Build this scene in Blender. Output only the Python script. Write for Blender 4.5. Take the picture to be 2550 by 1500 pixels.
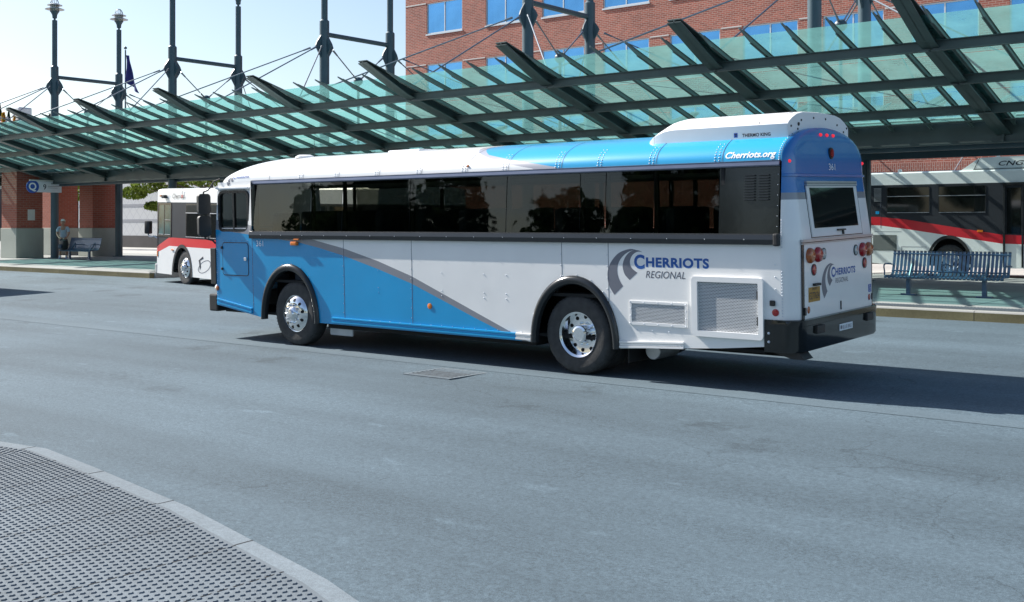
import bpy, bmesh, math, random
from mathutils import Vector, Matrix
R=math.radians
random.seed(7)
sc=bpy.context.scene
for o in list(bpy.data.objects): bpy.data.objects.remove(o)
COL=sc.collection

# ---------------------------------------------------------------- camera, sky, sun, exposure
HC=1.97; YAW=39.022
cam=bpy.data.cameras.new('camera'); cam.sensor_width=36; cam.lens=2800/2550*36
cam.shift_y=-190/2550; cam.clip_start=.1; cam.clip_end=4000
co=bpy.data.objects.new('camera',cam); COL.objects.link(co)
co.location=(0,0,HC); co.rotation_euler=(R(90),0,R(YAW)); sc.camera=co

SUN_EL=38; SUN_AZ=9     # light comes from -X, a little from the camera side (-Y)
w=bpy.data.worlds.new('World'); sc.world=w; w.use_nodes=True
nt=w.node_tree; nt.nodes.clear()
sky=nt.nodes.new('ShaderNodeTexSky'); sky.sky_type='NISHITA'; sky.sun_disc=False
sky.sun_elevation=R(SUN_EL); sky.sun_rotation=R(-(90+SUN_AZ)); sky.air_density=1.0; sky.dust_density=1.3; sky.ozone_density=1.6; sky.altitude=50
bg=nt.nodes.new('ShaderNodeBackground'); bg.inputs[1].default_value=.080
wo=nt.nodes.new('ShaderNodeOutputWorld'); nt.links.new(sky.outputs[0],bg.inputs[0]); nt.links.new(bg.outputs[0],wo.inputs[0])
sl=bpy.data.lights.new('sun','SUN'); sl.energy=4.6; sl.angle=R(.5); sl.color=(1,.955,.89)
so=bpy.data.objects.new('sun',sl); COL.objects.link(so)
sd=Vector((-math.cos(R(SUN_AZ))*math.cos(R(SUN_EL)),-math.sin(R(SUN_AZ))*math.cos(R(SUN_EL)),math.sin(R(SUN_EL))))
so.rotation_euler=sd.to_track_quat('Z','Y').to_euler(); so.location=(-20,0,30)
sc.view_settings.view_transform='Standard'; sc.view_settings.look='None'; sc.view_settings.exposure=1.02; sc.view_settings.gamma=1
sc.render.engine='CYCLES'
sc.cycles.max_bounces=10; sc.cycles.transparent_max_bounces=16; sc.cycles.caustics_reflective=False; sc.cycles.caustics_refractive=False

# ---------------------------------------------------------------- materials
def new_mat(name):
    m=bpy.data.materials.new(name); m.use_nodes=True; n=m.node_tree; n.nodes.clear()
    return m,n,n.nodes.new('ShaderNodeOutputMaterial')
def nd(n,t,**kw):
    x=n.nodes.new(t)
    for k,v in kw.items(): setattr(x,k,v)
    return x
def pm(name,col,rough=.5,metal=0,var=.12,scale=4,bump=0,bscale=60,coat=0,spec=.5,emit=None,det=4):
    m,n,o=new_mat(name); b=nd(n,'ShaderNodeBsdfPrincipled'); L=n.links.new
    tc=nd(n,'ShaderNodeTexCoord')
    b.inputs['Roughness'].default_value=rough; b.inputs['Metallic'].default_value=metal
    b.inputs['Specular IOR Level'].default_value=spec; b.inputs['Coat Weight'].default_value=coat; b.inputs['Coat Roughness'].default_value=.06
    if var:
        no=nd(n,'ShaderNodeTexNoise'); no.inputs['Scale'].default_value=scale; no.inputs['Detail'].default_value=det
        L(tc.outputs['Object'],no.inputs['Vector'])
        r=nd(n,'ShaderNodeMapRange'); r.inputs[1].default_value=.3; r.inputs[2].default_value=.7; r.inputs[3].default_value=1-var; r.inputs[4].default_value=1+var
        L(no.outputs[0],r.inputs[0])
        mx=nd(n,'ShaderNodeVectorMath',operation='SCALE'); mx.inputs[0].default_value=col
        L(r.outputs[0],mx.inputs['Scale']); L(mx.outputs[0],b.inputs['Base Color'])
    else: b.inputs['Base Color'].default_value=(*col,1)
    if bump:
        n2=nd(n,'ShaderNodeTexNoise'); n2.inputs['Scale'].default_value=bscale; n2.inputs['Detail'].default_value=3
        L(tc.outputs['Object'],n2.inputs['Vector'])
        bp=nd(n,'ShaderNodeBump'); bp.inputs['Strength'].default_value=bump; bp.inputs['Distance'].default_value=.02
        L(n2.outputs[0],bp.inputs['Height']); L(bp.outputs[0],b.inputs['Normal'])
    if emit: b.inputs['Emission Color'].default_value=(*emit[0],1); b.inputs['Emission Strength'].default_value=emit[1]
    L(b.outputs[0],o.inputs[0]); return m
def glass(name,tint,refl=1.0,diff=0,dcol=(.5,.8,.75),ior=1.5,wave=0):
    m,n,o=new_mat(name); L=n.links.new
    t=nd(n,'ShaderNodeBsdfTransparent'); t.inputs[0].default_value=(*tint,1)
    g=nd(n,'ShaderNodeBsdfGlossy'); g.inputs['Roughness'].default_value=.02; g.inputs[0].default_value=(refl,refl,refl,1)
    fr=nd(n,'ShaderNodeFresnel'); ge=nd(n,'ShaderNodeNewGeometry'); mi_=nd(n,'ShaderNodeMix'); mi_.inputs[2].default_value=ior; mi_.inputs[3].default_value=1/ior; L(ge.outputs['Backfacing'],mi_.inputs[0]); L(mi_.outputs[0],fr.inputs[0])
    src=t.outputs[0]
    if wave:
        tw=nd(n,'ShaderNodeTexCoord'); nw=nd(n,'ShaderNodeTexNoise'); nw.inputs['Scale'].default_value=1.7; nw.inputs['Detail'].default_value=2; L(tw.outputs['Object'],nw.inputs['Vector'])
        bw=nd(n,'ShaderNodeBump'); bw.inputs['Strength'].default_value=wave; bw.inputs['Distance'].default_value=.05; L(nw.outputs[0],bw.inputs['Height']); L(bw.outputs[0],g.inputs['Normal'])
    if diff:
        d=nd(n,'ShaderNodeBsdfDiffuse'); d.inputs[0].default_value=(*dcol,1)
        tl=nd(n,'ShaderNodeBsdfTranslucent'); tl.inputs[0].default_value=(*dcol,1)
        a=nd(n,'ShaderNodeMixShader'); a.inputs[0].default_value=.72; L(d.outputs[0],a.inputs[1]); L(tl.outputs[0],a.inputs[2])
        mm=nd(n,'ShaderNodeMixShader')
        no=nd(n,'ShaderNodeTexNoise'); no.inputs['Scale'].default_value=.9; no.inputs['Detail'].default_value=7; no.inputs['Roughness'].default_value=.65
        tc=nd(n,'ShaderNodeTexCoord'); L(tc.outputs['Object'],no.inputs['Vector'])
        r=nd(n,'ShaderNodeMapRange'); r.inputs[1].default_value=.3; r.inputs[2].default_value=.7; r.inputs[3].default_value=diff*.72; r.inputs[4].default_value=diff*1.28; oi=nd(n,'ShaderNodeObjectInfo'); sh=nd(n,'ShaderNodeMath',operation='MULTIPLY_ADD'); sh.inputs[1].default_value=.16; L(oi.outputs['Random'],sh.inputs[0]); L(no.outputs[0],sh.inputs[2]); s2=nd(n,'ShaderNodeMath',operation='SUBTRACT'); L(sh.outputs[0],s2.inputs[0]); s2.inputs[1].default_value=.08; L(s2.outputs[0],r.inputs[0])
        va=nd(n,'ShaderNodeVectorMath',operation='MULTIPLY_ADD'); L(oi.outputs['Random'],va.inputs[0]); va.inputs[1].default_value=(37,19,11); L(tc.outputs['Object'],va.inputs[2]); L(va.outputs[0],no.inputs['Vector'])
        L(r.outputs[0],mm.inputs[0]); L(t.outputs[0],mm.inputs[1]); L(a.outputs[0],mm.inputs[2]); src=mm.outputs[0]
    mx=nd(n,'ShaderNodeMixShader'); L(fr.outputs[0],mx.inputs[0]); L(src,mx.inputs[1]); L(g.outputs[0],mx.inputs[2]); L(mx.outputs[0],o.inputs[0])
    return m
def brick(name,c1,c2,mortar,bw=.305,rh=.102,swap=False,msz=.012,pit=.12):
    """running-bond bricks: x (or y) along the wall, z up"""
    m,n,o=new_mat(name); L=n.links.new
    tc=nd(n,'ShaderNodeTexCoord'); sx=nd(n,'ShaderNodeSeparateXYZ'); L(tc.outputs['Object'],sx.inputs[0])
    ge=nd(n,'ShaderNodeNewGeometry'); sn=nd(n,'ShaderNodeSeparateXYZ'); L(ge.outputs['True Normal'],sn.inputs[0])
    ab=nd(n,'ShaderNodeMath',operation='ABSOLUTE'); L(sn.outputs[0],ab.inputs[0])
    gt=nd(n,'ShaderNodeMath',operation='GREATER_THAN'); gt.inputs[1].default_value=.7; L(ab.outputs[0],gt.inputs[0])
    mxu=nd(n,'ShaderNodeMix'); L(gt.outputs[0],mxu.inputs[0]); L(sx.outputs[0],mxu.inputs[2]); L(sx.outputs[1],mxu.inputs[3])
    cb=nd(n,'ShaderNodeCombineXYZ'); L(mxu.outputs[0],cb.inputs[1 if swap else 0]); L(sx.outputs[2],cb.inputs[0 if swap else 1])
    br=nd(n,'ShaderNodeTexBrick'); br.inputs['Scale'].default_value=1; br.inputs['Brick Width'].default_value=bw; br.inputs['Row Height'].default_value=rh
    br.inputs['Mortar Size'].default_value=msz; br.inputs['Mortar Smooth'].default_value=.2; br.inputs['Bias'].default_value=0
    br.inputs['Color1'].default_value=(*c1,1); br.inputs['Color2'].default_value=(*c2,1); br.inputs['Mortar'].default_value=(*mortar,1)
    L(cb.outputs[0],br.inputs[0])
    no=nd(n,'ShaderNodeTexNoise'); no.inputs['Scale'].default_value=.35; no.inputs['Detail'].default_value=6; L(tc.outputs['Object'],no.inputs['Vector'])
    r=nd(n,'ShaderNodeMapRange'); r.inputs[1].default_value=.3; r.inputs[2].default_value=.7; r.inputs[3].default_value=1-pit; r.inputs[4].default_value=1+pit; L(no.outputs[0],r.inputs[0])
    mu=nd(n,'ShaderNodeVectorMath',operation='SCALE'); L(br.outputs[0],mu.inputs[0]); L(r.outputs[0],mu.inputs['Scale'])
    b=nd(n,'ShaderNodeBsdfPrincipled'); b.inputs['Roughness'].default_value=.85; L(mu.outputs[0],b.inputs['Base Color'])
    bp=nd(n,'ShaderNodeBump'); bp.inputs['Strength'].default_value=.5; bp.inputs['Distance'].default_value=.01; bp.invert=True; L(br.outputs['Fac'],bp.inputs['Height']); L(bp.outputs[0],b.inputs['Normal'])
    L(b.outputs[0],o.inputs[0]); return m
def ground_mat(name,col,rough,agg,stain,cracks=True):
    """worn asphalt / concrete: aggregate speckle, broad stains, hairline cracks"""
    m,n,o=new_mat(name); L=n.links.new
    tc=nd(n,'ShaderNodeTexCoord'); b=nd(n,'ShaderNodeBsdfPrincipled'); b.inputs['Roughness'].default_value=rough; b.inputs['Specular IOR Level'].default_value=.3
    def noise(s,d,v=None,st=None):
        x=nd(n,'ShaderNodeTexNoise'); x.inputs['Scale'].default_value=s; x.inputs['Detail'].default_value=d
        if st:
            mp=nd(n,'ShaderNodeMapping'); mp.inputs['Scale'].default_value=st; L(tc.outputs['Object'],mp.inputs[0]); L(mp.outputs[0],x.inputs['Vector'])
        else: L(tc.outputs['Object'],x.inputs['Vector'])
        return x.outputs[0]
    def rng(s,a,b_,lo,hi):
        r=nd(n,'ShaderNodeMapRange'); r.inputs[1].default_value=a; r.inputs[2].default_value=b_; r.inputs[3].default_value=lo; r.inputs[4].default_value=hi; L(s,r.inputs[0]); return r.outputs[0]
    def mul(a,c):
        x=nd(n,'ShaderNodeMath',operation='MULTIPLY'); L(a,x.inputs[0]); L(c,x.inputs[1]); return x.outputs[0]
    v=mul(rng(noise(170,2),.3,.7,1-agg,1+agg),rng(noise(.22,5),.3,.7,1-stain,1+stain))
    v=mul(v,rng(noise(.9,6,st=(.25,1.6,1)),.35,.7,1.06,1-stain*.8))
    v=mul(v,rng(noise(38,3),.3,.75,1-agg*.5,1+agg*.6)); v=mul(v,rng(noise(14,4),.3,.7,1-agg*.25,1+agg*.25))
    v=mul(v,rng(noise(7,5),.62,.74,1,1-stain*.7))
    if cracks:
        # oil drips and tyre-polished lanes running along the bays
        vs=nd(n,'ShaderNodeTexVoronoi',feature='F1'); vs.inputs['Scale'].default_value=.55; L(tc.outputs['Object'],vs.inputs['Vector'])
        na=nd(n,'ShaderNodeMath',operation='MULTIPLY_ADD'); L(noise(3.5,4),na.inputs[0]); na.inputs[1].default_value=.55; L(vs.outputs['Distance'],na.inputs[2])
        v=mul(v,rng(na.outputs[0],.36,.52,.70,1))
        v=mul(v,rng(noise(1.0,3,st=(.035,.55,1)),.40,.62,.86,1.08))
        v=mul(v,rng(noise(2.6,6,st=(.5,1,1)),.66,.70,1,1.25))
        vo=nd(n,'ShaderNodeTexVoronoi',feature='DISTANCE_TO_EDGE'); vo.inputs['Scale'].default_value=.16
        wr=nd(n,'ShaderNodeTexNoise'); wr.inputs['Scale'].default_value=1.2; wr.inputs['Detail'].default_value=5; L(tc.outputs['Object'],wr.inputs['Vector'])
        va=nd(n,'ShaderNodeVectorMath',operation='MULTIPLY_ADD'); L(wr.outputs['Color'],va.inputs[0]); va.inputs[1].default_value=(1.4,1.4,0); L(tc.outputs['Object'],va.inputs[2]); L(va.outputs[0],vo.inputs['Vector'])
        v=mul(v,rng(vo.outputs['Distance'],0,.0025,.72,1))
    sc_=nd(n,'ShaderNodeVectorMath',operation='SCALE'); sc_.inputs[0].default_value=col; L(v,sc_.inputs['Scale']); L(sc_.outputs[0],b.inputs['Base Color'])
    bp=nd(n,'ShaderNodeBump'); bp.inputs['Strength'].default_value=.35; bp.inputs['Distance'].default_value=.006; L(noise(130,3),bp.inputs['Height']); L(bp.outputs[0],b.inputs['Normal'])
    L(b.outputs[0],o.inputs[0]); return m
def perforated(name,plate,pitch=.019,rad=.36):
    m,n,o=new_mat(name); L=n.links.new
    tc=nd(n,'ShaderNodeTexCoord'); sx=nd(n,'ShaderNodeSeparateXYZ'); L(tc.outputs['Object'],sx.inputs[0])
    def mth(op,a,b=None):
        x=nd(n,'ShaderNodeMath',operation=op)
        for i,s in enumerate((a,b)):
            if s is None: continue
            if isinstance(s,(int,float)): x.inputs[i].default_value=s
            else: L(s,x.inputs[i])
        return x.outputs[0]
    u=mth('DIVIDE',sx.outputs[0],pitch); v=mth('DIVIDE',sx.outputs[2],pitch*.9)
    row=mth('FLOOR',v); off=mth('MULTIPLY',mth('MODULO',mth('ADD',row,1000),2),.5)
    fu=mth('SUBTRACT',mth('FRACT',mth('ADD',mth('ADD',u,off),1000)),.5); fv=mth('SUBTRACT',mth('FRACT',mth('ADD',v,1000)),.5)
    d=mth('SQRT',mth('ADD',mth('MULTIPLY',fu,fu),mth('MULTIPLY',fv,fv)))
    hole=mth('LESS_THAN',d,rad)
    mx=nd(n,'ShaderNodeMix',data_type='RGBA'); L(hole,mx.inputs[0]); mx.inputs[6].default_value=(*plate,1); mx.inputs[7].default_value=(.012,.016,.02,1)
    b=nd(n,'ShaderNodeBsdfPrincipled'); b.inputs['Roughness'].default_value=.4; L(mx.outputs[2],b.inputs['Base Color'])
    bp=nd(n,'ShaderNodeBump'); bp.inputs['Strength'].default_value=.6; bp.inputs['Distance'].default_value=.004; bp.invert=True; L(hole,bp.inputs['Height']); L(bp.outputs[0],b.inputs['Normal'])
    L(b.outputs[0],o.inputs[0]); return m
def roof_paint(name,white,grey,blue):
    """bus roof livery: blue rear half ending in a grey-edged point; boundary x as a curve over height z"""
    m,n,o=new_mat(name); L=n.links.new
    tc=nd(n,'ShaderNodeTexCoord'); sx=nd(n,'ShaderNodeSeparateXYZ'); L(tc.outputs['Object'],sx.inputs[0])
    def curve(pts):  # (z, x)
        mr=nd(n,'ShaderNodeMapRange'); mr.inputs[1].default_value=2.68; mr.inputs[2].default_value=3.13; L(sx.outputs[2],mr.inputs[0])
        cr=nd(n,'ShaderNodeValToRGB'); e=cr.color_ramp
        while len(e.elements)<len(pts): e.elements.new(.5)
        for k,(z,x) in enumerate(pts):
            e.elements[k].position=(z-2.68)/.45; g=(x+3)/3.; e.elements[k].color=(g,g,g,1)
        L(mr.outputs[0],cr.inputs[0])
        a=nd(n,'ShaderNodeMath',operation='MULTIPLY_ADD'); L(cr.outputs[0],a.inputs[0]); a.inputs[1].default_value=3; a.inputs[2].default_value=-3
        g=nd(n,'ShaderNodeMath',operation='GREATER_THAN'); L(sx.outputs[0],g.inputs[0]); L(a.outputs[0],g.inputs[1]); return g.outputs[0]
    kb=curve([(2.69,-.2),(2.735,-.27),(2.78,-.55),(2.86,-1.07),(2.95,-1.58),(3.04,-1.82),(3.07,-1.86),(3.09,-1.75)])
    kg=curve([(2.69,-.55),(2.73,-.68),(2.80,-1.1),(2.91,-1.55),(2.99,-1.83),(3.05,-1.98),(3.08,-2.0),(3.1,-1.8)])
    b=nd(n,'ShaderNodeBsdfPrincipled'); b.inputs['Roughness'].default_value=.3; b.inputs['Coat Weight'].default_value=.5
    a=nd(n,'ShaderNodeMix',data_type='RGBA'); L(kg,a.inputs[0]); a.inputs[6].default_value=(*white,1); a.inputs[7].default_value=(*grey,1)
    c=nd(n,'ShaderNodeMix',data_type='RGBA'); L(kb,c.inputs[0]); L(a.outputs[2],c.inputs[6]); c.inputs[7].default_value=(*blue,1)
    L(c.outputs[2],b.inputs['Base Color']); L(b.outputs[0],o.inputs[0]); return m
def diamond_wall(name,c,line):
    m,n,o=new_mat(name); L=n.links.new
    tc=nd(n,'ShaderNodeTexCoord'); mp=nd(n,'ShaderNodeMapping'); mp.inputs['Rotation'].default_value=(0,R(45),0); L(tc.outputs['Object'],mp.inputs[0])
    sx=nd(n,'ShaderNodeSeparateXYZ'); L(mp.outputs[0],sx.inputs[0]); cb=nd(n,'ShaderNodeCombineXYZ'); L(sx.outputs[0],cb.inputs[0]); L(sx.outputs[2],cb.inputs[1])
    br=nd(n,'ShaderNodeTexBrick'); br.offset=0; br.inputs['Scale'].default_value=1; br.inputs['Brick Width'].default_value=.62; br.inputs['Row Height'].default_value=.62; br.inputs['Mortar Size'].default_value=.03
    br.inputs['Color1'].default_value=(*c,1); br.inputs['Color2'].default_value=(*c,1); br.inputs['Mortar'].default_value=(*line,1); L(cb.outputs[0],br.inputs[0])
    b=nd(n,'ShaderNodeBsdfPrincipled'); b.inputs['Roughness'].default_value=.9; L(br.outputs[0],b.inputs['Base Color']); L(b.outputs[0],o.inputs[0]); return m
def leaf_mat(name,c1,c2):
    m,n,o=new_mat(name); L=n.links.new
    oi=nd(n,'ShaderNodeNewGeometry'); cr=nd(n,'ShaderNodeMix',data_type='RGBA'); L(oi.outputs['Random Per Island'],cr.inputs[0]); cr.inputs[6].default_value=(*c1,1); cr.inputs[7].default_value=(*c2,1)
    d=nd(n,'ShaderNodeBsdfDiffuse'); t=nd(n,'ShaderNodeBsdfTranslucent'); L(cr.outputs[2],d.inputs[0]); L(cr.outputs[2],t.inputs[0])
    x=nd(n,'ShaderNodeMixShader'); x.inputs[0].default_value=.35; L(d.outputs[0],x.inputs[1]); L(t.outputs[0],x.inputs[2]); L(x.outputs[0],o.inputs[0]); return m

M={}
M['asphalt']=ground_mat('asphalt',(.086,.123,.149),.85,.42,.14)
M['concrete']=ground_mat('pavement_concrete',(.30,.31,.30),.85,.10,.12,False)
M['pale_concrete']=ground_mat('pale_concrete',(.42,.41,.39),.85,.08,.10,False)
M['gutter']=ground_mat('gutter_concrete',(.096,.134,.160),.85,.2,.14,False)
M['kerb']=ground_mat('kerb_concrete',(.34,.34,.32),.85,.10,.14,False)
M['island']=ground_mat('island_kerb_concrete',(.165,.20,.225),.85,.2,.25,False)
M['kerb_yellow']=ground_mat('kerb_yellow_paint',(.25,.22,.115),.7,.25,.7,False)
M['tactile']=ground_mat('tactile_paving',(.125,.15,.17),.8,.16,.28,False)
M['steel']=pm('canopy_steel',(.066,.094,.092),.42,0,.18,1.5,spec=.5)
M['rafter']=pm('rafter_paint_lit',(.17,.215,.205),.45,0,.12,1.5)  # canopy steel paint lightened: glow through the glass is put into the colour
M['mast']=pm('mast_paint_lit',(.055,.095,.118),.4,0,.12,1.2)  # same paint as the canopy steel, its lit blue-grey look put into the colour
M['cable']=pm('cable_steel',(.20,.23,.26),.35,.8,.1)
M['galv']=pm('galvanised_metal',(.5,.52,.54),.4,.7,.1)
M['iron']=pm('cast_iron',(.15,.18,.20),.6,0,.2,20)
M['canopy_glass']=glass('canopy_glass',(.42,.79,.76),.9,.36,(.34,.77,.72))
M['back_glass']=glass('back_canopy_glass',(.86,.96,.94),.9,.08,(.6,.88,.85))
M['bus_glass']=glass('tinted_bus_glass',(.42,.43,.40),.85,0,wave=.07)
M['clear_glass']=glass('cab_glass',(.50,.58,.56),.9,0)
M['dark_glass']=pm('black_glass',(.008,.010,.010),.04,0,0,spec=.6)
M['black_gloss']=pm('black_gloss_panel',(.010,.012,.012),.12,0,0,spec=.6,bump=.05,bscale=3)
M['black']=pm('black_rubber',(.018,.019,.02),.55,0,.15)
M['trim_black']=pm('black_trim',(.020,.023,.026),.22,0,.1)
M['dark']=pm('underbody_dark',(.012,.013,.014),.9,0,.2)
WH=(.82,.82,.81); GR=(.23,.24,.27); BL=(.005,.30,.61)
M['white']=pm('bus_white_paint',WH,.28,0,.035,1.6,bump=.11,bscale=1.7,coat=.35)
M['grey']=pm('bus_grey_stripe',GR,.3,0,.035,1.6,bump=.11,bscale=1.7,coat=.35)
M['blue']=pm('bus_blue_paint',BL,.26,0,.035,1.6,bump=.11,bscale=1.7,coat=.35)
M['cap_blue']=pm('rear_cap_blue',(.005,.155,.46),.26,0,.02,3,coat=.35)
M['roof']=roof_paint('bus_roof_livery_sunlit',WH,(.42,.42,.46),(.015,.36,.66))  # roof blue is the side blue lightened, sunlight put into the colour
M['rivet']=pm('rivet_metal',(.62,.66,.72),.35,.3,0)
M['rivet_blue']=pm('rivet_blue_paint',(.10,.33,.62),.3,0,0)
M['ac_white']=pm('roof_unit_white',(.80,.81,.82),.4,0,.02)
M['cover_grey']=pm('splash_guard_grey',(.5,.52,.53),.6,0,.1)
M['chrome']=pm('polished_aluminium',(.80,.82,.84),.13,1,.04,8)
M['silver']=pm('brushed_aluminium',(.46,.48,.52),.33,.8,.06,6)
M['drip']=pm('drip_rail_metal',(.16,.18,.24),.25,.6,.08)
M['tyre']=pm('tyre_rubber',(.042,.043,.044),.8,0,.3,9,bump=.15,bscale=40)
M['amber']=pm('amber_lens',(.75,.20,.02),.15,0,.15,60,coat=.6)
M['amber_dark']=pm('amber_tail_lens',(.36,.085,.012),.2,0,.2,60,coat=.6)
M['red']=pm('red_lens',(.36,.008,.010),.15,0,.2,60,coat=.6)
M['red_lit']=pm('lit_red_marker',(.7,.02,.03),.2,0,0,emit=((1,.03,.05),.35))
M['clear']=pm('clear_lens',(.35,.40,.40),.1,0,.2,50,coat=.6)
M['red_paint']=pm('bus_red_stripe',(.62,.018,.03),.3,0,.03,2,coat=.3)
M['bus_char']=pm('bus_charcoal_paint',(.030,.034,.042),.5,0,.08,2,spec=.25)
M['bus2_white']=pm('city_bus_white',(.78,.79,.79),.3,0,.02,2,coat=.3)
M['cng_white']=pm('gas_bus_white',(.86,.90,.88),.35,0,.03,2,coat=.3)
M['logo_blue']=pm('logo_blue',(.012,.095,.36),.4,0,0)
M['logo_grey']=pm('logo_grey',(.155,.165,.20),.4,0,0)
M['logo_thin']=pm('logo_dark_grey',(.10,.10,.13),.4,0,0)
M['txt_white']=pm('white_lettering',(.85,.86,.88),.4,0,0)
M['txt_silver']=pm('silver_lettering',(.78,.84,.88),.4,0,0)
M['txt_black']=pm('black_lettering',(.014,.016,.03),.4,0,0)
M['plate']=pm('licence_plate',(.42,.22,.03),.5,0,.12,30)
M['isa']=pm('access_sticker_blue',(.03,.10,.40),.4,0,0)
M['perf']=perforated('perforated_panel',(.70,.72,.74))
M['perf_dark']=perforated('perforated_dark_grille',(.16,.20,.19),.028,.38)
M['cond']=perforated('fine_mesh_white',(.78,.79,.80),.02,.2)
M['seat']=pm('seat_fabric',(.10,.12,.16),.9,0,.2,12)
M['interior']=pm('bus_interior',(.4,.41,.41),.8,0,.1)
M['bench']=pm('bench_blue_enamel',(.066,.112,.19),.33,0,.10,6,coat=.3)
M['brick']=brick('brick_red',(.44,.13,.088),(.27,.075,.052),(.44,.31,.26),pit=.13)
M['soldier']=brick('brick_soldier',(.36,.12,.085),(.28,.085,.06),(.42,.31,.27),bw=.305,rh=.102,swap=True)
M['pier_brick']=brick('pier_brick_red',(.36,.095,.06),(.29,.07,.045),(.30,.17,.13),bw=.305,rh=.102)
M['base']=ground_mat('pier_concrete',(.36,.38,.34),.9,.06,.12,False)
M['stone']=pm('limestone_band',(.62,.58,.55),.8,0,.08)
M['win_frame']=pm('white_window_frame',(.62,.66,.70),.4,.2,.03)
M['win_pane']=pm('blue_window_pane',(.15,.40,.68),.05,.85,.22,.35,bump=.03,bscale=.8)
M['greywall']=diamond_wall('diamond_pattern_wall',(.56,.57,.58),(.48,.49,.51))
M['dkband']=pm('wall_band',(.30,.31,.34),.8,0,.05)
M['far_grey']=pm('far_building_grey',(.40,.40,.42),.9,0,.08,.3)
M['far_pale']=pm('far_building_pale',(.66,.64,.61),.9,0,.06,.3)
M['far_dark']=pm('far_dark_facade',(.045,.040,.042),.6,0,.3,.4)
M['far_roof']=pm('far_roof',(.22,.22,.24),.8,0,.2,.3)
M['bark']=pm('bark',(.085,.065,.05),.95,0,.3,8,bump=.6,bscale=20)
M['leaf']=leaf_mat('leaves_light',(.10,.15,.025),(.19,.24,.05))
M['leaf_dark']=leaf_mat('leaves_dark',(.018,.040,.016),(.05,.085,.03))
M['leaf_autumn']=leaf_mat('leaves_autumn',(.42,.10,.03),(.40,.34,.04))
M['conifer']=leaf_mat('conifer_needles',(.012,.03,.022),(.03,.055,.035))
M['skin']=pm('skin',(.42,.22,.15),.55,0,.08,20)
M['hair']=pm('grey_hair',(.75,.73,.68),.7,0,.1,60)
M['shirt']=pm('pale_polo_shirt',(.40,.46,.54),.9,0,.08,20)
M['shorts']=pm('navy_shorts',(.022,.032,.06),.9,0,.1,20)
M['shoe']=pm('blue_white_shoes',(.30,.36,.52),.7,0,.2,20)
M['sock']=pm('white_socks',(.7,.7,.7),.9,0,0)
M['flag']=pm('navy_flag_cloth',(.012,.018,.14),.8,0,.15,5)
M['lamp_white']=pm('lamp_diffuser',(.80,.80,.76),.4,0,.03)
M['sign_white']=pm('sign_white',(.70,.74,.80),.5,0,.03)
M['sign_blue']=pm('sign_blue',(.02,.09,.42),.5,0,.03)
M['tube']=pm('strip_light_housing',(.62,.62,.58),.5,0,.05)
M['roof_deck']=pm('gutter_deck',(.20,.22,.22),.6,0,.1)
M['paper']=pm('notice_paper',(.62,.62,.58),.8,0,.05)

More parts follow.
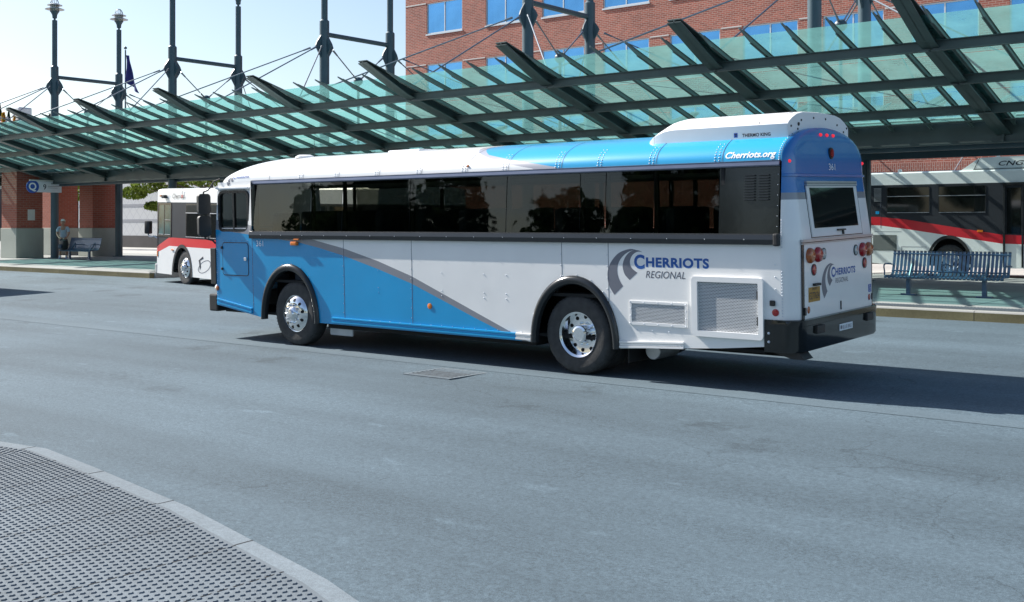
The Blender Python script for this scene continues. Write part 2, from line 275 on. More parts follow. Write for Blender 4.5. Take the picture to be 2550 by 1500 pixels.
# ---------------------------------------------------------------- mesh helpers
class MB:
    def __init__(s): s.v=[]; s.f=[]; s.m=[]
    def face(s,pts,mi=0):
        i=len(s.v); s.v+= [tuple(p) for p in pts]; s.f.append(tuple(range(i,i+len(pts)))); s.m.append(mi); return s
    def box(s,x0,x1,y0,y1,z0,z1,mi=0):
        i=len(s.v); s.v+=[(x,y,z) for z in (z0,z1) for y in (y0,y1) for x in (x0,x1)]
        for q in ((0,2,3,1),(4,5,7,6),(0,1,5,4),(2,6,7,3),(0,4,6,2),(1,3,7,5)): s.f.append(tuple(i+k for k in q)); s.m.append(mi)
        return s
    def bev(s,x0,x1,y0,y1,z0,z1,b=.01,mi=0):
        """box with chamfered edges"""
        bm=bmesh.new(); bmesh.ops.create_cube(bm,size=1)
        bmesh.ops.scale(bm,vec=(x1-x0,y1-y0,z1-z0),verts=bm.verts); bmesh.ops.translate(bm,vec=((x0+x1)/2,(y0+y1)/2,(z0+z1)/2),verts=bm.verts)
        bmesh.ops.bevel(bm,geom=list(bm.edges),offset=b,segments=2,affect='EDGES',profile=.6)
        i=len(s.v); bm.verts.index_update(); s.v+=[tuple(v.co) for v in bm.verts]
        for f in bm.faces: s.f.append(tuple(i+v.index for v in f.verts)); s.m.append(mi)
        bm.free(); return s
    def tube(s,p0,p1,r0,r1=None,n=10,cap=True,mi=0):
        p0=Vector(p0); p1=Vector(p1); r1=r0 if r1 is None else r1
        d=(p1-p0).normalized(); a=d.orthogonal().normalized(); b=d.cross(a)
        i=len(s.v)
        for p,r in ((p0,r0),(p1,r1)):
            for k in range(n):
                t=2*math.pi*k/n; s.v.append(tuple(p+a*(r*math.cos(t))+b*(r*math.sin(t))))
        for k in range(n): s.f.append((i+k,i+(k+1)%n,i+n+(k+1)%n,i+n+k)); s.m.append(mi)
        if cap: s.f.append(tuple(i+k for k in range(n))[::-1]); s.f.append(tuple(i+n+k for k in range(n))); s.m+=[mi,mi]
        return s
    def path(s,pts,r,n=8,mi=0):
        for a,b in zip(pts[:-1],pts[1:]): s.tube(a,b,r,n=n,mi=mi)
        return s
    def lathe(s,prof,c=(0,0,0),axis='z',n=24,mi=0,a0=0,a1=2*math.pi):
        """prof: (radius, height) list"""
        i=len(s.v); full=abs(a1-a0-2*math.pi)<1e-6; nn=n if full else n+1
        for k in range(nn):
            t=a0+(a1-a0)*k/n; cx,sx=math.cos(t),math.sin(t)
            for r,h in prof:
                if axis=='z': p=(c[0]+r*cx,c[1]+r*sx,c[2]+h)
                elif axis=='y': p=(c[0]+r*cx,c[1]+h,c[2]+r*sx)
                else: p=(c[0]+h,c[1]+r*cx,c[2]+r*sx)
                s.v.append(p)
        q=len(prof)
        for k in range(n):
            k2=(k+1)%nn
            for j in range(q-1): s.f.append((i+k*q+j,i+k2*q+j,i+k2*q+j+1,i+k*q+j+1)); s.m.append(mi)
        return s
    def prism(s,pts,y0,y1,plane='xz',mi=0):
        """extrude a closed outline"""
        def P(u,v,w): return {'xz':(u,w,v),'yz':(w,u,v),'xy':(u,v,w)}[plane]
        n=len(pts); i=len(s.v)
        s.v+=[P(u,v,y0) for u,v in pts]+[P(u,v,y1) for u,v in pts]
        s.f.append(tuple(range(i,i+n))); s.f.append(tuple(range(i+2*n-1,i+n-1,-1))); s.m+=[mi,mi]
        for k in range(n): s.f.append((i+k,i+(k+1)%n,i+n+(k+1)%n,i+n+k)); s.m.append(mi)
        return s
    def grid(s,P,nu,nv,mi=0,mf=None):
        i=len(s.v)
        for a in range(nu+1):
            for b in range(nv+1): s.v.append(tuple(P(a/nu,b/nv)))
        for a in range(nu):
            for b in range(nv):
                s.f.append((i+a*(nv+1)+b,i+(a+1)*(nv+1)+b,i+(a+1)*(nv+1)+b+1,i+a*(nv+1)+b+1)); s.m.append(mf(a/nu,b/nv) if mf else mi)
        return s
    def disc(s,c,rx,rz,axis='y',n=20,mi=0,depth=0):
        pts=[]
        for k in range(n):
            t=2*math.pi*k/n; u,v=rx*math.cos(t),rz*math.sin(t)
            pts.append((c[0]+u,c[1],c[2]+v) if axis=='y' else (c[0],c[1]+u,c[2]+v) if axis=='x' else (c[0]+u,c[1]+v,c[2]))
        return s.face(pts,mi)
    def mesh(s,name,mats,smooth=None,weld=False):
        me=bpy.data.meshes.new(name); me.from_pydata(s.v,[],s.f)
        for k in (mats if isinstance(mats,(list,tuple)) else [mats]): me.materials.append(M[k] if isinstance(k,str) else k)
        if len(me.materials)>1: me.polygons.foreach_set('material_index',s.m)
        bm=bmesh.new(); bm.from_mesh(me)
        if weld: bmesh.ops.remove_doubles(bm,verts=bm.verts,dist=1e-4)
        bmesh.ops.recalc_face_normals(bm,faces=bm.faces)
        if smooth is not None:
            for f in bm.faces: f.smooth=True
            for e in bm.edges:
                if len(e.link_faces)==2 and e.calc_face_angle(0)>R(smooth): e.smooth=False
        bm.to_mesh(me); bm.free(); return me
    def build(s,name,mats,parent=None,smooth=None,weld=False,kind=None):
        return link(name,s.mesh(name,mats,smooth,weld),parent,kind)
def link(name,me,parent=None,kind=None,loc=None,rot=None):
    o=bpy.data.objects.new(name,me); COL.objects.link(o)
    if parent: o.parent=parent
    if kind: o['kind']=kind
    if loc is not None: o.location=loc
    if rot is not None: o.rotation_euler=rot
    return o
def thing(name,label,cat,loc=(0,0,0),rot=(0,0,0),group=None):
    o=bpy.data.objects.new(name,None); COL.objects.link(o); o.location=loc; o.rotation_euler=rot; o.empty_display_size=.2
    o['label']=label; o['category']=cat
    if group: o['group']=group
    return o
def tag(o,label,cat,group=None):
    o['label']=label; o['category']=cat
    if group: o['group']=group
    return o
def copy_tree(o,parent=None):
    c=o.copy(); COL.objects.link(c); c.parent=parent
    for ch in list(o.children): copy_tree(ch,c)
    return c
def text_geo(body,size,offset=0,shear=0,spacing=1,xs=1):
    cu=bpy.data.curves.new('t','FONT'); cu.body=body; cu.size=size; cu.offset=offset; cu.shear=shear; cu.space_character=spacing; cu.resolution_u=4
    ob=bpy.data.objects.new('t',cu); COL.objects.link(ob); bpy.context.view_layer.update()
    me=bpy.data.meshes.new_from_object(ob.evaluated_get(bpy.context.evaluated_depsgraph_get()))
    v=[(p.co.x*xs,p.co.y) for p in me.vertices]; f=[tuple(p.vertices) for p in me.polygons]
    bpy.data.objects.remove(ob); bpy.data.curves.remove(cu); bpy.data.meshes.remove(me)
    if v:
        x0=min(p[0] for p in v); v=[(p[0]-x0,p[1]) for p in v]
    return v,f
def text(name,body,size,place,mat,parent,offset=0,shear=0,spacing=1,width=None):
    """place(u,v)->xyz ; width stretches the word to that length"""
    v,f=text_geo(body,size,offset,shear,spacing)
    if width:
        k=width/max(p[0] for p in v); v=[(p[0]*k,p[1]) for p in v]
    b=MB(); b.v=[tuple(place(*p)) for p in v]; b.f=f; b.m=[0]*len(f)
    return b.build(name,mat,parent)
def side_cols(b,x0,x1,func,P,step=.05,breaks=()):
    xs=sorted(set([x0,x1]+list(breaks)+[x0+(x1-x0)*k/max(1,round((x1-x0)/step)) for k in range(max(1,round((x1-x0)/step)))]))
    for a,c in zip(xs[:-1],xs[1:]):
        A=func(a+1e-5); C=func(c-1e-5)
        if len(A)!=len(C): C=A
        for (p0,p1,mi),(q0,q1,_) in zip(A,C):
            if p1-p0<1e-4 and q1-q0<1e-4: continue
            b.face([P(a,p0),P(c,q0),P(c,q1),P(a,p1)],mi)
def interp(pts,x):
    if x<=pts[0][0]: return pts[0][1]
    for (a,u),(c,v) in zip(pts[:-1],pts[1:]):
        if x<=c: return u+(v-u)*(x-a)/(c-a)
    return pts[-1][1]
def arch(x,c,hw,z0,h):
    d=(x-c)/hw
    return z0+h*math.sqrt(max(0,1-abs(d)**2.15)) if abs(d)<1 else None

# ---------------------------------------------------------------- ground, road, kerb, pavement
SLOPE=math.tan(R(1.6)); YV=10.9
def gz(Y):
    if Y>YV: return SLOPE*(min(Y,21.0)-11.97)
    return SLOPE*(YV-11.97)+.006*(YV-max(Y,-30))
b=MB(); ys=[-2500,-30,-5,5,10.2,YV,11.6,13,16,20.7,21.5,30]; 
for a,c in zip(ys[:-1],ys[1:]): b.face([(-2500,a,gz(a)),(2500,a,gz(a)),(2500,c,gz(c)),(-2500,c,gz(c))])
b.build('road',M['asphalt'],kind='structure',weld=True)
b=MB(); b.face([(-2500,34.3,.33),(2500,34.3,.33),(2500,3000,.33),(-2500,3000,.33)]); b.build('far_ground',M['pale_concrete'],kind='structure')
b=MB(); y0,y1=11.60,11.98
b.face([(-60,y0,gz(y0)+.004),(30,y0,gz(y0)+.004),(30,y1,gz(y1)+.004),(-60,y1,gz(y1)+.004)]); b.build('gutter_strip',M['gutter'],kind='structure')
ZP=.426; KY=20.80
edge=[(-75,KY),(-31.9,KY),(-31.2,23.4),(-19.0,KY),(12,KY)]
pav=bpy.data.objects.new('pavement',None)
b=MB(); inner=[(-75,KY+.15),(-31.78,KY+.15),(-31.1,23.58),(-19.0,KY+.15),(12,KY+.15)]
b.face([(x,y,ZP) for x,y in inner]+[(12,34.35,ZP),(-75,34.35,ZP)])
for (xa,ya),(xb,yb) in zip(inner[:-1],inner[1:]): b.face([(xa,ya,ZP),(xb,yb,ZP),(xb,yb,.1),(xa,ya,.1)])
b.face([(-75,34.35,ZP),(12,34.35,ZP),(12,34.35,.1),(-75,34.35,.1)])
pav=b.build('pavement',M['concrete'],kind='structure')
# paving joints, recessed lines as thin dark strips
b=MB()
for Y in (21.75,24.0,26.3,28.6,30.9,33.2): b.face([(-75,Y,ZP+.003),(12,Y,ZP+.003),(12,Y+.022,ZP+.003),(-75,Y+.022,ZP+.003)])
x=-74
while x<12:
    b.face([(x,21.8,ZP+.003),(x+.022,21.8,ZP+.003),(x+.022,34.3,ZP+.003),(x,34.3,ZP+.003)]); x+=2.32
b.build('expansion_joints',M['tactile'],pav,kind='stuff')
# tactile band behind the kerb with truncated domes
b=MB(); b.face([(-18.5,KY+.30,ZP+.005),(0,KY+.30,ZP+.005),(0,KY+.92,ZP+.005),(-18.5,KY+.92,ZP+.005)])
for i in range(230):
    for j in range(9):
        cx,cy=-15+i*.06,KY+.34+j*.066
        b.lathe([(.020,0),(.013,.008),(0,.008)],(cx,cy,ZP+.005),n=5)
b.build('tactile_band',M['tactile'],pav,kind='stuff')
# kerb stones, each its own piece, painted face
kerb=bpy.data.objects.new('kerb',None)
def kerb_stone(parent,L,zb):
    b=MB(); d=.02; zt=ZP+.004
    pr=[(0,zb),(0,zt-.03),(.012,zt-.008),(.03,zt),(.155,zt),(.155,zb)]
    i=0
    for (ya,za),(yb,zb_) in zip(pr[:-1],pr[1:]):
        b.face([(.006,ya,za),(L-.006,ya,za),(L-.006,yb,zb_),(.006,yb,zb_)],1 if za<zt-.031 and zb_<zt-.02 and yb<.02 else 0)
    b.face([(.006,y,z) for y,z in pr]); b.face([(L-.006,y,z) for y,z in pr])
    return b.mesh('kerb_stone',['kerb','kerb_yellow'])
kroot=None
for si,((xa,ya),(xb,yb)) in enumerate(zip(edge[:-1],edge[1:])):
    Ls=math.hypot(xb-xa,yb-ya); n=max(1,round(Ls/1.85)); me=kerb_stone(None,Ls/n,.05); ang=math.atan2(yb-ya,xb-xa)
    for k in range(n):
        px,py=xa+(xb-xa)*k/n,ya+(yb-ya)*k/n
        if kroot is None:
            kroot=link('kerb',me,None,'structure',(px,py,0),(0,0,ang))
        else:
            o=link('kerb_stone',me,None,None,(px,py,0),(0,0,ang)); o.parent=kroot; o.matrix_parent_inverse=Matrix.Translation((-kroot.location.x,-kroot.location.y,0))
# near island, bottom left, with tactile paving
isl=[(-16,4.0),(-13,4.45),(-11,4.66),(-9.56,4.77),(-8.95,4.86),(-7.98,4.72),(-6.37,4.45),(-4.5,4.0),(-2.5,3.3),(0,2.2),(3,.4),(3,-8),(-16,-8)]
ZI=.10
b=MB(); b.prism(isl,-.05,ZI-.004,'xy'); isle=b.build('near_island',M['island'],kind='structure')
def inset(pts,d):
    out=[]
    for k in range(1,len(pts)-1):
        a,p,c=Vector(pts[k-1]),Vector(pts[k]),Vector(pts[k+1]); t=((p-a).normalized()+(c-p).normalized()).normalized(); out.append((p.x+t.y*d,p.y-t.x*d))
    return out
ii=inset(isl[:11],.13)
b=MB(); b.face([(x,y,ZI) for x,y in ii]+[(ii[-1][0],-2,ZI),(ii[0][0],-2,ZI)])
for i in range(190):
    for j in range(34):
        cx=-13+i*.062+(.031 if j%2 else 0); yt=interp(ii,cx); cy=yt-.05-j*.05
        b.lathe([(.021,0),(.014,.007),(0,.007)],(cx,cy,ZI),n=6)
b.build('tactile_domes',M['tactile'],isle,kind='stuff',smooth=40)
for k in range(20):
    x=-12.7+k*.61; yt=interp(ii,x); MB().box(x-.004,x+.004,-1.8,yt,ZI+.0005,ZI+.002).build('slab_joint',M['dark'],isle)
for x in (-10.3,-9.1,-7.8,-6.6,-5.4):
    yt=interp(isl[:11],x); MB().box(x-.005,x+.005,yt-.135,yt+.002,-.02,ZI-.0025).build('kerb_joint',M['dark'],isle)
# drain grate in the gutter
g=thing('drain_grate','rectangular iron storm drain grate set in the asphalt beside the blue bus','drain',(-10.15,11.115,gz(11.115)))
b=MB(); W2,D2=.415,.385
for x0,x1,y0,y1 in ((-W2,W2,-D2,-D2+.045),(-W2,W2,D2-.045,D2),(-W2,-W2+.045,-D2+.045,D2-.045),(W2-.045,W2,-D2+.045,D2-.045)): b.box(x0,x1,y0,y1,-.02,.012)
b.build('frame',M['iron'],g)
b=MB(); b.box(-W2+.045,W2-.045,-D2+.045,D2-.045,.003,.0045); b.build('pit',M['dark'],g)  # flat dark sheet over the ground; the pit's shade is its colour
bar=MB().box(-W2+.045,W2-.045,-.015,.015,.005,.011).mesh('bar',M['iron'])
for k in range(8): link('bar',bar,g,None,(0,-D2+.09+k*(2*D2-.18)/7,0))

# ---------------------------------------------------------------- main coach (blue / white)
W=2.44
def yin(z): return 0 if z<1.8 else .07*(min(z,2.70)-1.8)/.9
def roof_y(z):            # near-side y of the roof skin at height z
    t=min(1,max(0,(z-2.70)/.42)); return 1.22-1.15*(1-t**2.2)**(1/2.2)
def roof_z(y,H=.42):
    u=min(1,abs(1.22-y)/1.15); return 2.70+H*(1-u**2.2)**(1/2.2)
bus=thing('intercity_bus','large blue, white and grey bus with rounded roof driving past the glass canopy','bus',(-8.68,11.97,0),(R(1.6),0,0))
FX=-7.72; ARF=(-5.66,.69,.40,.90); ARR=(.04,.685,.39,.885)
def zbot(x):
    for A in (ARF,ARR):
        a=arch(x,*A)
        if a is not None: return a
    if x<-6.3: return interp([(-7.72,.60),(-6.36,.42)],x)
    if x>.7: return interp([(.7,.395),(2.2,.50),(2.8,.56),(3,.56)],x)
    return interp([(-5,.41),(-.6,.39)],x)
SL=[(-7.75,1.90),(-6.62,1.80),(-6.1,1.752),(-5.4,1.682),(-4.9,1.60),(-4.35,1.487),(-3.6,1.30),(-2.9,1.103),(-1.67,.66),(-.903,.40),(-.5,.25)]
SU=[(-7.75,2.07),(-6.62,1.96),(-6.0,1.88),(-5.18,1.752),(-4.35,1.602),(-3.6,1.42),(-2.9,1.213),(-1.67,.745),(-.80,.415),(-.4,.25)]
DW=(-7.53,-6.72,1.85,2.54)      # driver window opening
def sidefun(x,top=1.79):
    z0=zbot(x); zt=2.70 if x<-6.61 else top
    zl=min(max(interp(SL,x),z0),zt); zu=min(max(interp(SU,x),zl),zt)
    iv=[(z0,zl,0),(zl,zu,1),(zu,zt,2)]
    if DW[0]<x<DW[1]:
        # rounded opening
        r=.12; dx=min(x-DW[0],DW[1]-x); k=r-math.sqrt(max(0,r*r-(r-min(r,dx))**2))
        a,c=DW[2]+k,DW[3]-k; out=[]
        for p,q,m_ in iv: out+= [(p,max(p,min(q,a)),m_),(min(q,max(p,c)),q,m_)]
        return out
    return iv
br=[-6.61,DW[0],DW[1],ARF[0]-ARF[1],ARF[0]+ARF[1],ARR[0]-ARR[1],ARR[0]+ARR[1],2.97]+[DW[0]+.12*t for t in (.1,.3,.6,1)]+[DW[1]-.12*t for t in (.1,.3,.6,1)]+[A[0]+A[1]*math.cos(math.pi*k/40) for A in (ARF,ARR) for k in range(1,40)]
b=MB(); side_cols(b,FX+.12,2.97,sidefun,lambda x,z:(x,yin(z) if x<-6.61 else 0,z),.1,br)
b.build('side_panel',['blue','grey','white'],bus,weld=True)
b=MB(); side_cols(b,FX+.12,2.97,lambda x:[(zbot(x),interp(SL,x) if interp(SL,x)>zbot(x) else zbot(x),0),(max(zbot(x),interp(SL,x)),1.79,2)],lambda x,z:(x,W,z),.1,br)
b.build('far_side_panel',['blue','grey','white'],bus,weld=True)
# panel seams
for x in (-6.60,-4.355,-2.89,-.141,.597):
    z0=zbot(x)+.01; MB().box(x-.004,x+.004,-.0016,-.0004,z0,1.735).build('panel_seam',M['drip'],bus)
# rear corner posts, rear wall and dome
def xr(z): return interp([(.5,3.145),(1.78,3.145),(2.53,3.045),(2.75,3.04),(3.0,3.015),(3.125,2.975)],z)
zs=[.86,1.3,1.75,1.79,2.0,2.255,2.256,2.335,2.336,2.45,2.53,2.60,2.66,2.70,2.76,2.82,2.88,2.94,2.99,3.03,3.065,3.09,3.108,3.119]
def plan(z,n=7):
    yi=yin(z) if z<=2.70 else roof_y(z); hw=1.22-yi; ry=min(.22,hw*.9); x1=xr(z); x0=min(2.965,x1-.005); pts=[]
    for k in range(n+1):
        t=math.pi/2*k/n; pts.append((x0+(x1-x0)*math.sin(t),yi+ry*(1-math.cos(t)),z))
    for k in range(1,9): pts.append((x1,yi+ry+(2*hw-2*ry)*k/9,z))
    for k in range(n+1):
        t=math.pi/2*(1-k/n); pts.append((x0+(x1-x0)*math.sin(t),W-yi-ry*(1-math.cos(t)),z))
    return pts
b=MB(); PL=[plan(z) for z in zs]; nn=len(PL[0])
i0=len(b.v)
for p in PL: b.v+=p
for a in range(len(zs)-1):
    zm=(zs[a]+zs[a+1])/2; mi=2 if zm<2.2555 else 1 if zm<2.3355 else 0
    for k in range(nn-1): b.f.append((a*nn+k,a*nn+k+1,(a+1)*nn+k+1,(a+1)*nn+k)); b.m.append(mi)
rw=b.build('rear_wall',['cap_blue','grey','white'],bus,smooth=50)
def onrear(y,z,d=.004): return (xr(z)+d,y,z)
# roof skin, rounded front dome
def roofP(u,v):
    x=FX+(2.967-FX)*u
    th=math.pi*v
    H=.42; xin=0
    if x<-6.35:
        q=min(1,(-6.35-x)/(-6.35-FX)); H=.42*math.sqrt(max(0,1-q**2.4)); xin=.28*(1-math.sqrt(max(0,1-max(0,(q-.55)/.45)**2)))
    # parametrise the superellipse evenly
    c,s_=math.cos(th),math.sin(th); e=2/2.2
    y=1.22-(1.15-xin)*math.copysign(abs(c)**e,c); z=2.70+H*abs(s_)**e
    return (x,y,z)
b=MB(); b.grid(roofP,110,36); b.build('roof',M['roof'],bus,smooth=40)
for x in (-6.2,-5.35,-4.5,-3.6,-2.72,-1.83,-1.083,-.174,1.285,2.201,2.955):
    prev=None; b=MB()
    for k in range(37):
        X,y,z=roofP((x-FX)/(2.967-FX),k/36); c=Vector((x,1.22,2.3)); d=(Vector((x,y,z))-c).normalized()
        q=Vector((x,y,z))+d*.004
        if prev: b.face([(x-.004,*prev[1:]),(x+.004,*prev[1:]),(x+.004,*q[1:]),(x-.004,*q[1:])])
        prev=q
    b.build('roof_seam',M['drip'],bus,smooth=40)
# front cap
def frontP(u,v):
    z=.62+(2.70-.62)*v; yi=yin(z); t=u*2-1
    s_=max(0,(abs(t)-.72)/.28); dx=.26*(1-math.sqrt(max(0,1-s_**2))); y=yi+(W-2*yi)*u
    y=1.22+(1.22-yi)*math.copysign(1-(1-min(1,abs(t)))**1.0,t)
    return (FX+min(dx,.12+0*dx) if abs(t)>.995 else FX+dx*.46,y,z)
b=MB(); b.grid(frontP,40,16,mf=lambda u,v:0 if v<.6 else 1); b.build('front_wall',['blue','white'],bus,smooth=40)
b=MB(); b.grid(lambda u,v:(frontP(.06+.88*u,.56+.38*v)[0]-.012,frontP(.06+.88*u,.56+.38*v)[1],frontP(.06+.88*u,.56+.38*v)[2]),20,6); b.build('windshield',M['dark_glass'],bus,smooth=40)
# body lining, floor, underside, wheel wells
b=MB(); b.box(FX+.15,3.0,.06,W-.06,1.02,1.06); b.box(FX+.2,2.7,.12,W-.12,.46,.5); b.box(-4.9,-.7,.14,W-.14,.32,.46); b.box(.8,2.7,.14,W-.14,.52,.60)
for A in (ARF,ARR): b.box(A[0]-.75,A[0]+.75,.62,.66,.3,1.3); b.box(A[0]-.75,A[0]+.75,.02,.62,1.33,1.36)
b.box(FX+.3,2.7,1.18,1.22,.28,1.3); b.box(2.2,2.24,.05,W-.05,1.06,2.7)
b.build('underbody',M['dark'],bus)
# interior: seats behind the tinted glass
sm=MB()
sm.bev(0,.42,0,.95,.40,.50,.03); sm.bev(.36,.50,.02,.93,.45,1.12,.04); sm.box(.1,.3,.1,.2,0,.4)
sm=sm.mesh('seat',M['seat'])
for k in range(9):
    for y in (.14,1.36): link('seat',sm,bus,None,(-5.9+k*.86,y,1.06))
b=MB(); b.box(-5.9,2.1,.25,.40,2.55,2.60); b.box(-5.9,2.1,2.05,2.2,2.55,2.60); b.build('luggage_rack',M['interior'],bus)
b=MB(); b.bev(-6.9,-6.4,.35,.85,1.35,1.5,.05); b.bev(-6.5,-6.35,.35,.85,1.45,2.15,.05); b.build('driver_seat',M['seat'],bus)
b=MB(); b.lathe([(.20,-.012),(.212,0),(.20,.012),(.188,0),(.20,-.012)],(0,0,0),n=20)
sw=b.build('steering_wheel',M['black'],bus,smooth=60); sw.location=(-7.15,.6,1.72); sw.rotation_euler=(0,R(-55),0)
# side windows: separate panes, tumblehome
PX=[-6.585,-5.146,-4.405,-2.944,-1.098,.139,.542,1.268,2.173]
for side_ in (0,1):
    for a,c in zip(PX[:-1],PX[1:]):
        q=[(a+.006,1.862),(c-.006,1.862),(c-.006,2.645),(a+.006,2.645)]
        b=MB(); y=lambda z:yin(z)+.003
        for o_ in (0,.006): b.face([(x,(y(z)+o_) if not side_ else W-y(z)-o_,z) for x,z in q])
        for k in range(4): p,r_=q[k],q[(k+1)%4]; b.face([(x,(y(z)+o_) if not side_ else W-y(z)-o_,z) for (x,z),o_ in ((p,0),(r_,0),(r_,.006),(p,.006))])
        b.build('window_pane',M['bus_glass'],bus)
b=MB()
for s_ in (0,1):
    f=lambda x0,x1,z0,z1,d0,d1:(b.box(x0,x1,d0,d1,z0,z1) if not s_ else b.box(x0,x1,W-d1,W-d0,z0,z1))
    for x in PX: f(x-.03,x+.03,1.79,2.68,.085,.12)
    f(-6.6,2.95,1.79,1.858,.02,.08); f(-6.6,2.95,2.648,2.70,.06,.10)
b.build('window_pillars',M['trim_black'],bus)
# black rear quarter panel with louvres
for s_ in (0,1): MB().face([(x,W-yin(z) if s_ else yin(z),z) for x,z in ((2.176,1.862),(2.945,1.862),(2.945,2.645),(2.176,2.645))]).build('quarter_panel',M['black_gloss'],bus)
lv=MB().bev(-.067,.067,-.018,.004,-.006,.006,.004).mesh('louvre',M['trim_black'])
for k in range(10):
    for x in (2.575,2.755): link('louvre',lv,bus,None,(x,yin(2.3)+.0005+.07*(.145-k*.032)/.9,2.545-k*.0315))
# belt rail, drip rail, skirt trims
b=MB(); prof=[(0,1.735),(-.050,1.742),(-.058,1.80),(-.045,1.852),(-.012,1.866),(.02,1.866),(.02,1.735)]
b.prism([(y,z) for y,z in prof],-6.62,2.90,'yz'); b.build('belt_rail',M['trim_black'],bus)
b=MB(); b.bev(2.90,2.97,-.066,.01,1.725,1.872,.02); b.build('rail_end_cap',M['black'],bus)
b=MB(); b.prism([(.075,2.64),(.030,2.645),(.022,2.66),(.034,2.70),(.03,2.712),(.085,2.722)],-6.64,2.95,'yz'); b.build('drip_rail',M['drip'],bus)
b=MB(); b.bev(-7.60,-6.68,.0,.10,2.575,2.615,.012); b.build('cab_window_visor',M['ac_white'],bus)
def rub(x0,z0_,x1,z1_,mat,name='rub_rail'):
    b=MB()
    for dz,h,d in ((.030,.022,.028),(0,.026,.016),(-.030,.022,.028)):
        b.face([(x0,-.002,z0_+dz-h/2-.004),(x1,-.002,z1_+dz-h/2-.004),(x1,-d,z1_+dz-h/2),(x0,-d,z0_+dz-h/2)]); b.face([(x0,-d,z0_+dz-h/2),(x1,-d,z1_+dz-h/2),(x1,-d,z1_+dz+h/2),(x0,-d,z0_+dz+h/2)]); b.face([(x0,-d,z0_+dz+h/2),(x1,-d,z1_+dz+h/2),(x1,-.002,z1_+dz+h/2+.004),(x0,-.002,z0_+dz+h/2+.004)])
        for x,zz in ((x0,z0_),(x1,z1_)): b.face([(x,-.002,zz+dz-h/2-.004),(x,-d,zz+dz-h/2),(x,-d,zz+dz+h/2),(x,-.002,zz+dz+h/2+.004)])
    return b.build(name,mat,bus)
rub(-7.57,.655,-6.63,.525,M['blue']); rub(-4.64,.475,-.93,.455,M['blue']); rub(-.93,.455,-.67,.452,M['white']); rub(.76,.455,1.69,.50,M['white'])
# wheel arch flares
for A in (ARF,ARR):
    b=MB(); n=44; P=[]
    for k in range(n+1):
        t=math.pi*k/n; x=A[0]+A[1]*math.cos(t); e=abs(math.sin(t))**(2/2.15); c_=math.cos(t)
        P.append((x,A[2]+A[3]*e,c_,e))
    pr=[(1.035,0.0),(1.03,-.03),(.985,-.055),(.93,-.05),(.905,-.02),(.905,.05)]
    for k in range(n):
        for (s0,d0),(s1,d1) in zip(pr[:-1],pr[1:]):
            q=[]
            for (x,z,c_,e),s_,d_ in ((P[k],s0,d0),(P[k+1],s0,d0),(P[k+1],s1,d1),(P[k],s1,d1)):
                q.append((A[0]+(x-A[0])*s_,d_,A[2]+(z-A[2])*s_))
            b.face(q)
    b.build('wheel_arch_flare',M['trim_black'],bus,smooth=60,weld=True)
# wheels
def wheel(parent,x,y,z,rear,flip=False,R_=.525,cham=M['chrome']):
    sg=-1 if not flip else 1          # outward
    root=link('wheel',None,parent,None,(x,y,z))
    bpy.data.objects.remove(root)
    b=MB(); wd=.27
    tp=[(.30,0),(.345,-.004),(.42,-.012),(.475,-.006),(.508,.02),(R_,.055),(R_,wd-.05),(.508,wd-.015),(.45,wd),(.30,wd)]
    b.lathe([(r,-sg*h) for r,h in tp],axis='y',n=48)
    if rear: b.lathe([(r,-sg*(h+.32)) for r,h in tp],axis='y',n=32)
    for k in range(60):   # shoulder lugs
        t=2*math.pi*k/60
        c,s_=math.cos(t),math.sin(t); b.tube((.50*c,-sg*.012,.50*s_),(.522*c,-sg*.05,.522*s_),.010,n=4)
    t_=b.build('wheel',M['tyre'],parent,smooth=35); t_.location=(x,y,z)
    b=MB()
    if rear:
        rp=[(.305,-.006),(.308,.012),(.29,.02),(.275,.03),(.262,.10),(.255,.155),(.20,.162),(.13,.165),(.10,.16)]
    else:
        rp=[(.305,-.006),(.308,.010),(.292,.014),(.28,.004),(.262,-.012),(.225,-.038),(.17,-.052),(.10,-.055)]
    b.lathe([(r,-sg*h) for r,h in rp],axis='y',n=48)
    rim=b.build('rim',cham,t_,smooth=35)
    b=MB(); rr=.222
    hd=.159 if rear else -.0385
    for k in range(10):
        t=2*math.pi*(k+.3)/10; c,s_=math.cos(t)*rr,math.sin(t)*rr
        pts=[]
        for q in range(12):
            a=2*math.pi*q/12; pr_=(rr+.026*math.cos(a)); at=t+.026*math.sin(a)/rr
            hh=hd+( (.0 if rear else (rr-pr_)*-.6))-.004
            pts.append((pr_*math.cos(at),-sg*hh,pr_*math.sin(at)))
        b.face(pts)
    b.build('hand_hole_shade',M['dark'],t_)  # dark discs on an unpierced rim; the holes' shade is painted in
    b=MB(); base=.163 if rear else -.053; n_=-1
    for k in range(10):
        t=2*math.pi*k/10; c,s_=math.cos(t)*.145,math.sin(t)*.145; b.tube((c,-sg*base,s_),(c,-sg*(base-.045),s_),.018,.012,n=6)
    if rear: hp=[(.118,.165),(.118,.06),(.112,.04),(.085,.03),(.082,.034),(0,.034)]
    else: hp=[(.118,-.05),(.116,-.075),(.10,-.09),(.075,-.10),(.06,-.125),(0,-.13)]
    b.lathe([(r,-sg*h) for r,h in hp],axis='y',n=24)
    b.build('hub',cham,t_,smooth=35)
    return t_
wheel(bus,-5.58,.045,.525,False); wheel(bus,.05,.055,.525,True)
wheel(bus,-5.58,W-.045,.525,False,True); wheel(bus,.05,W-.055,.525,True,True)
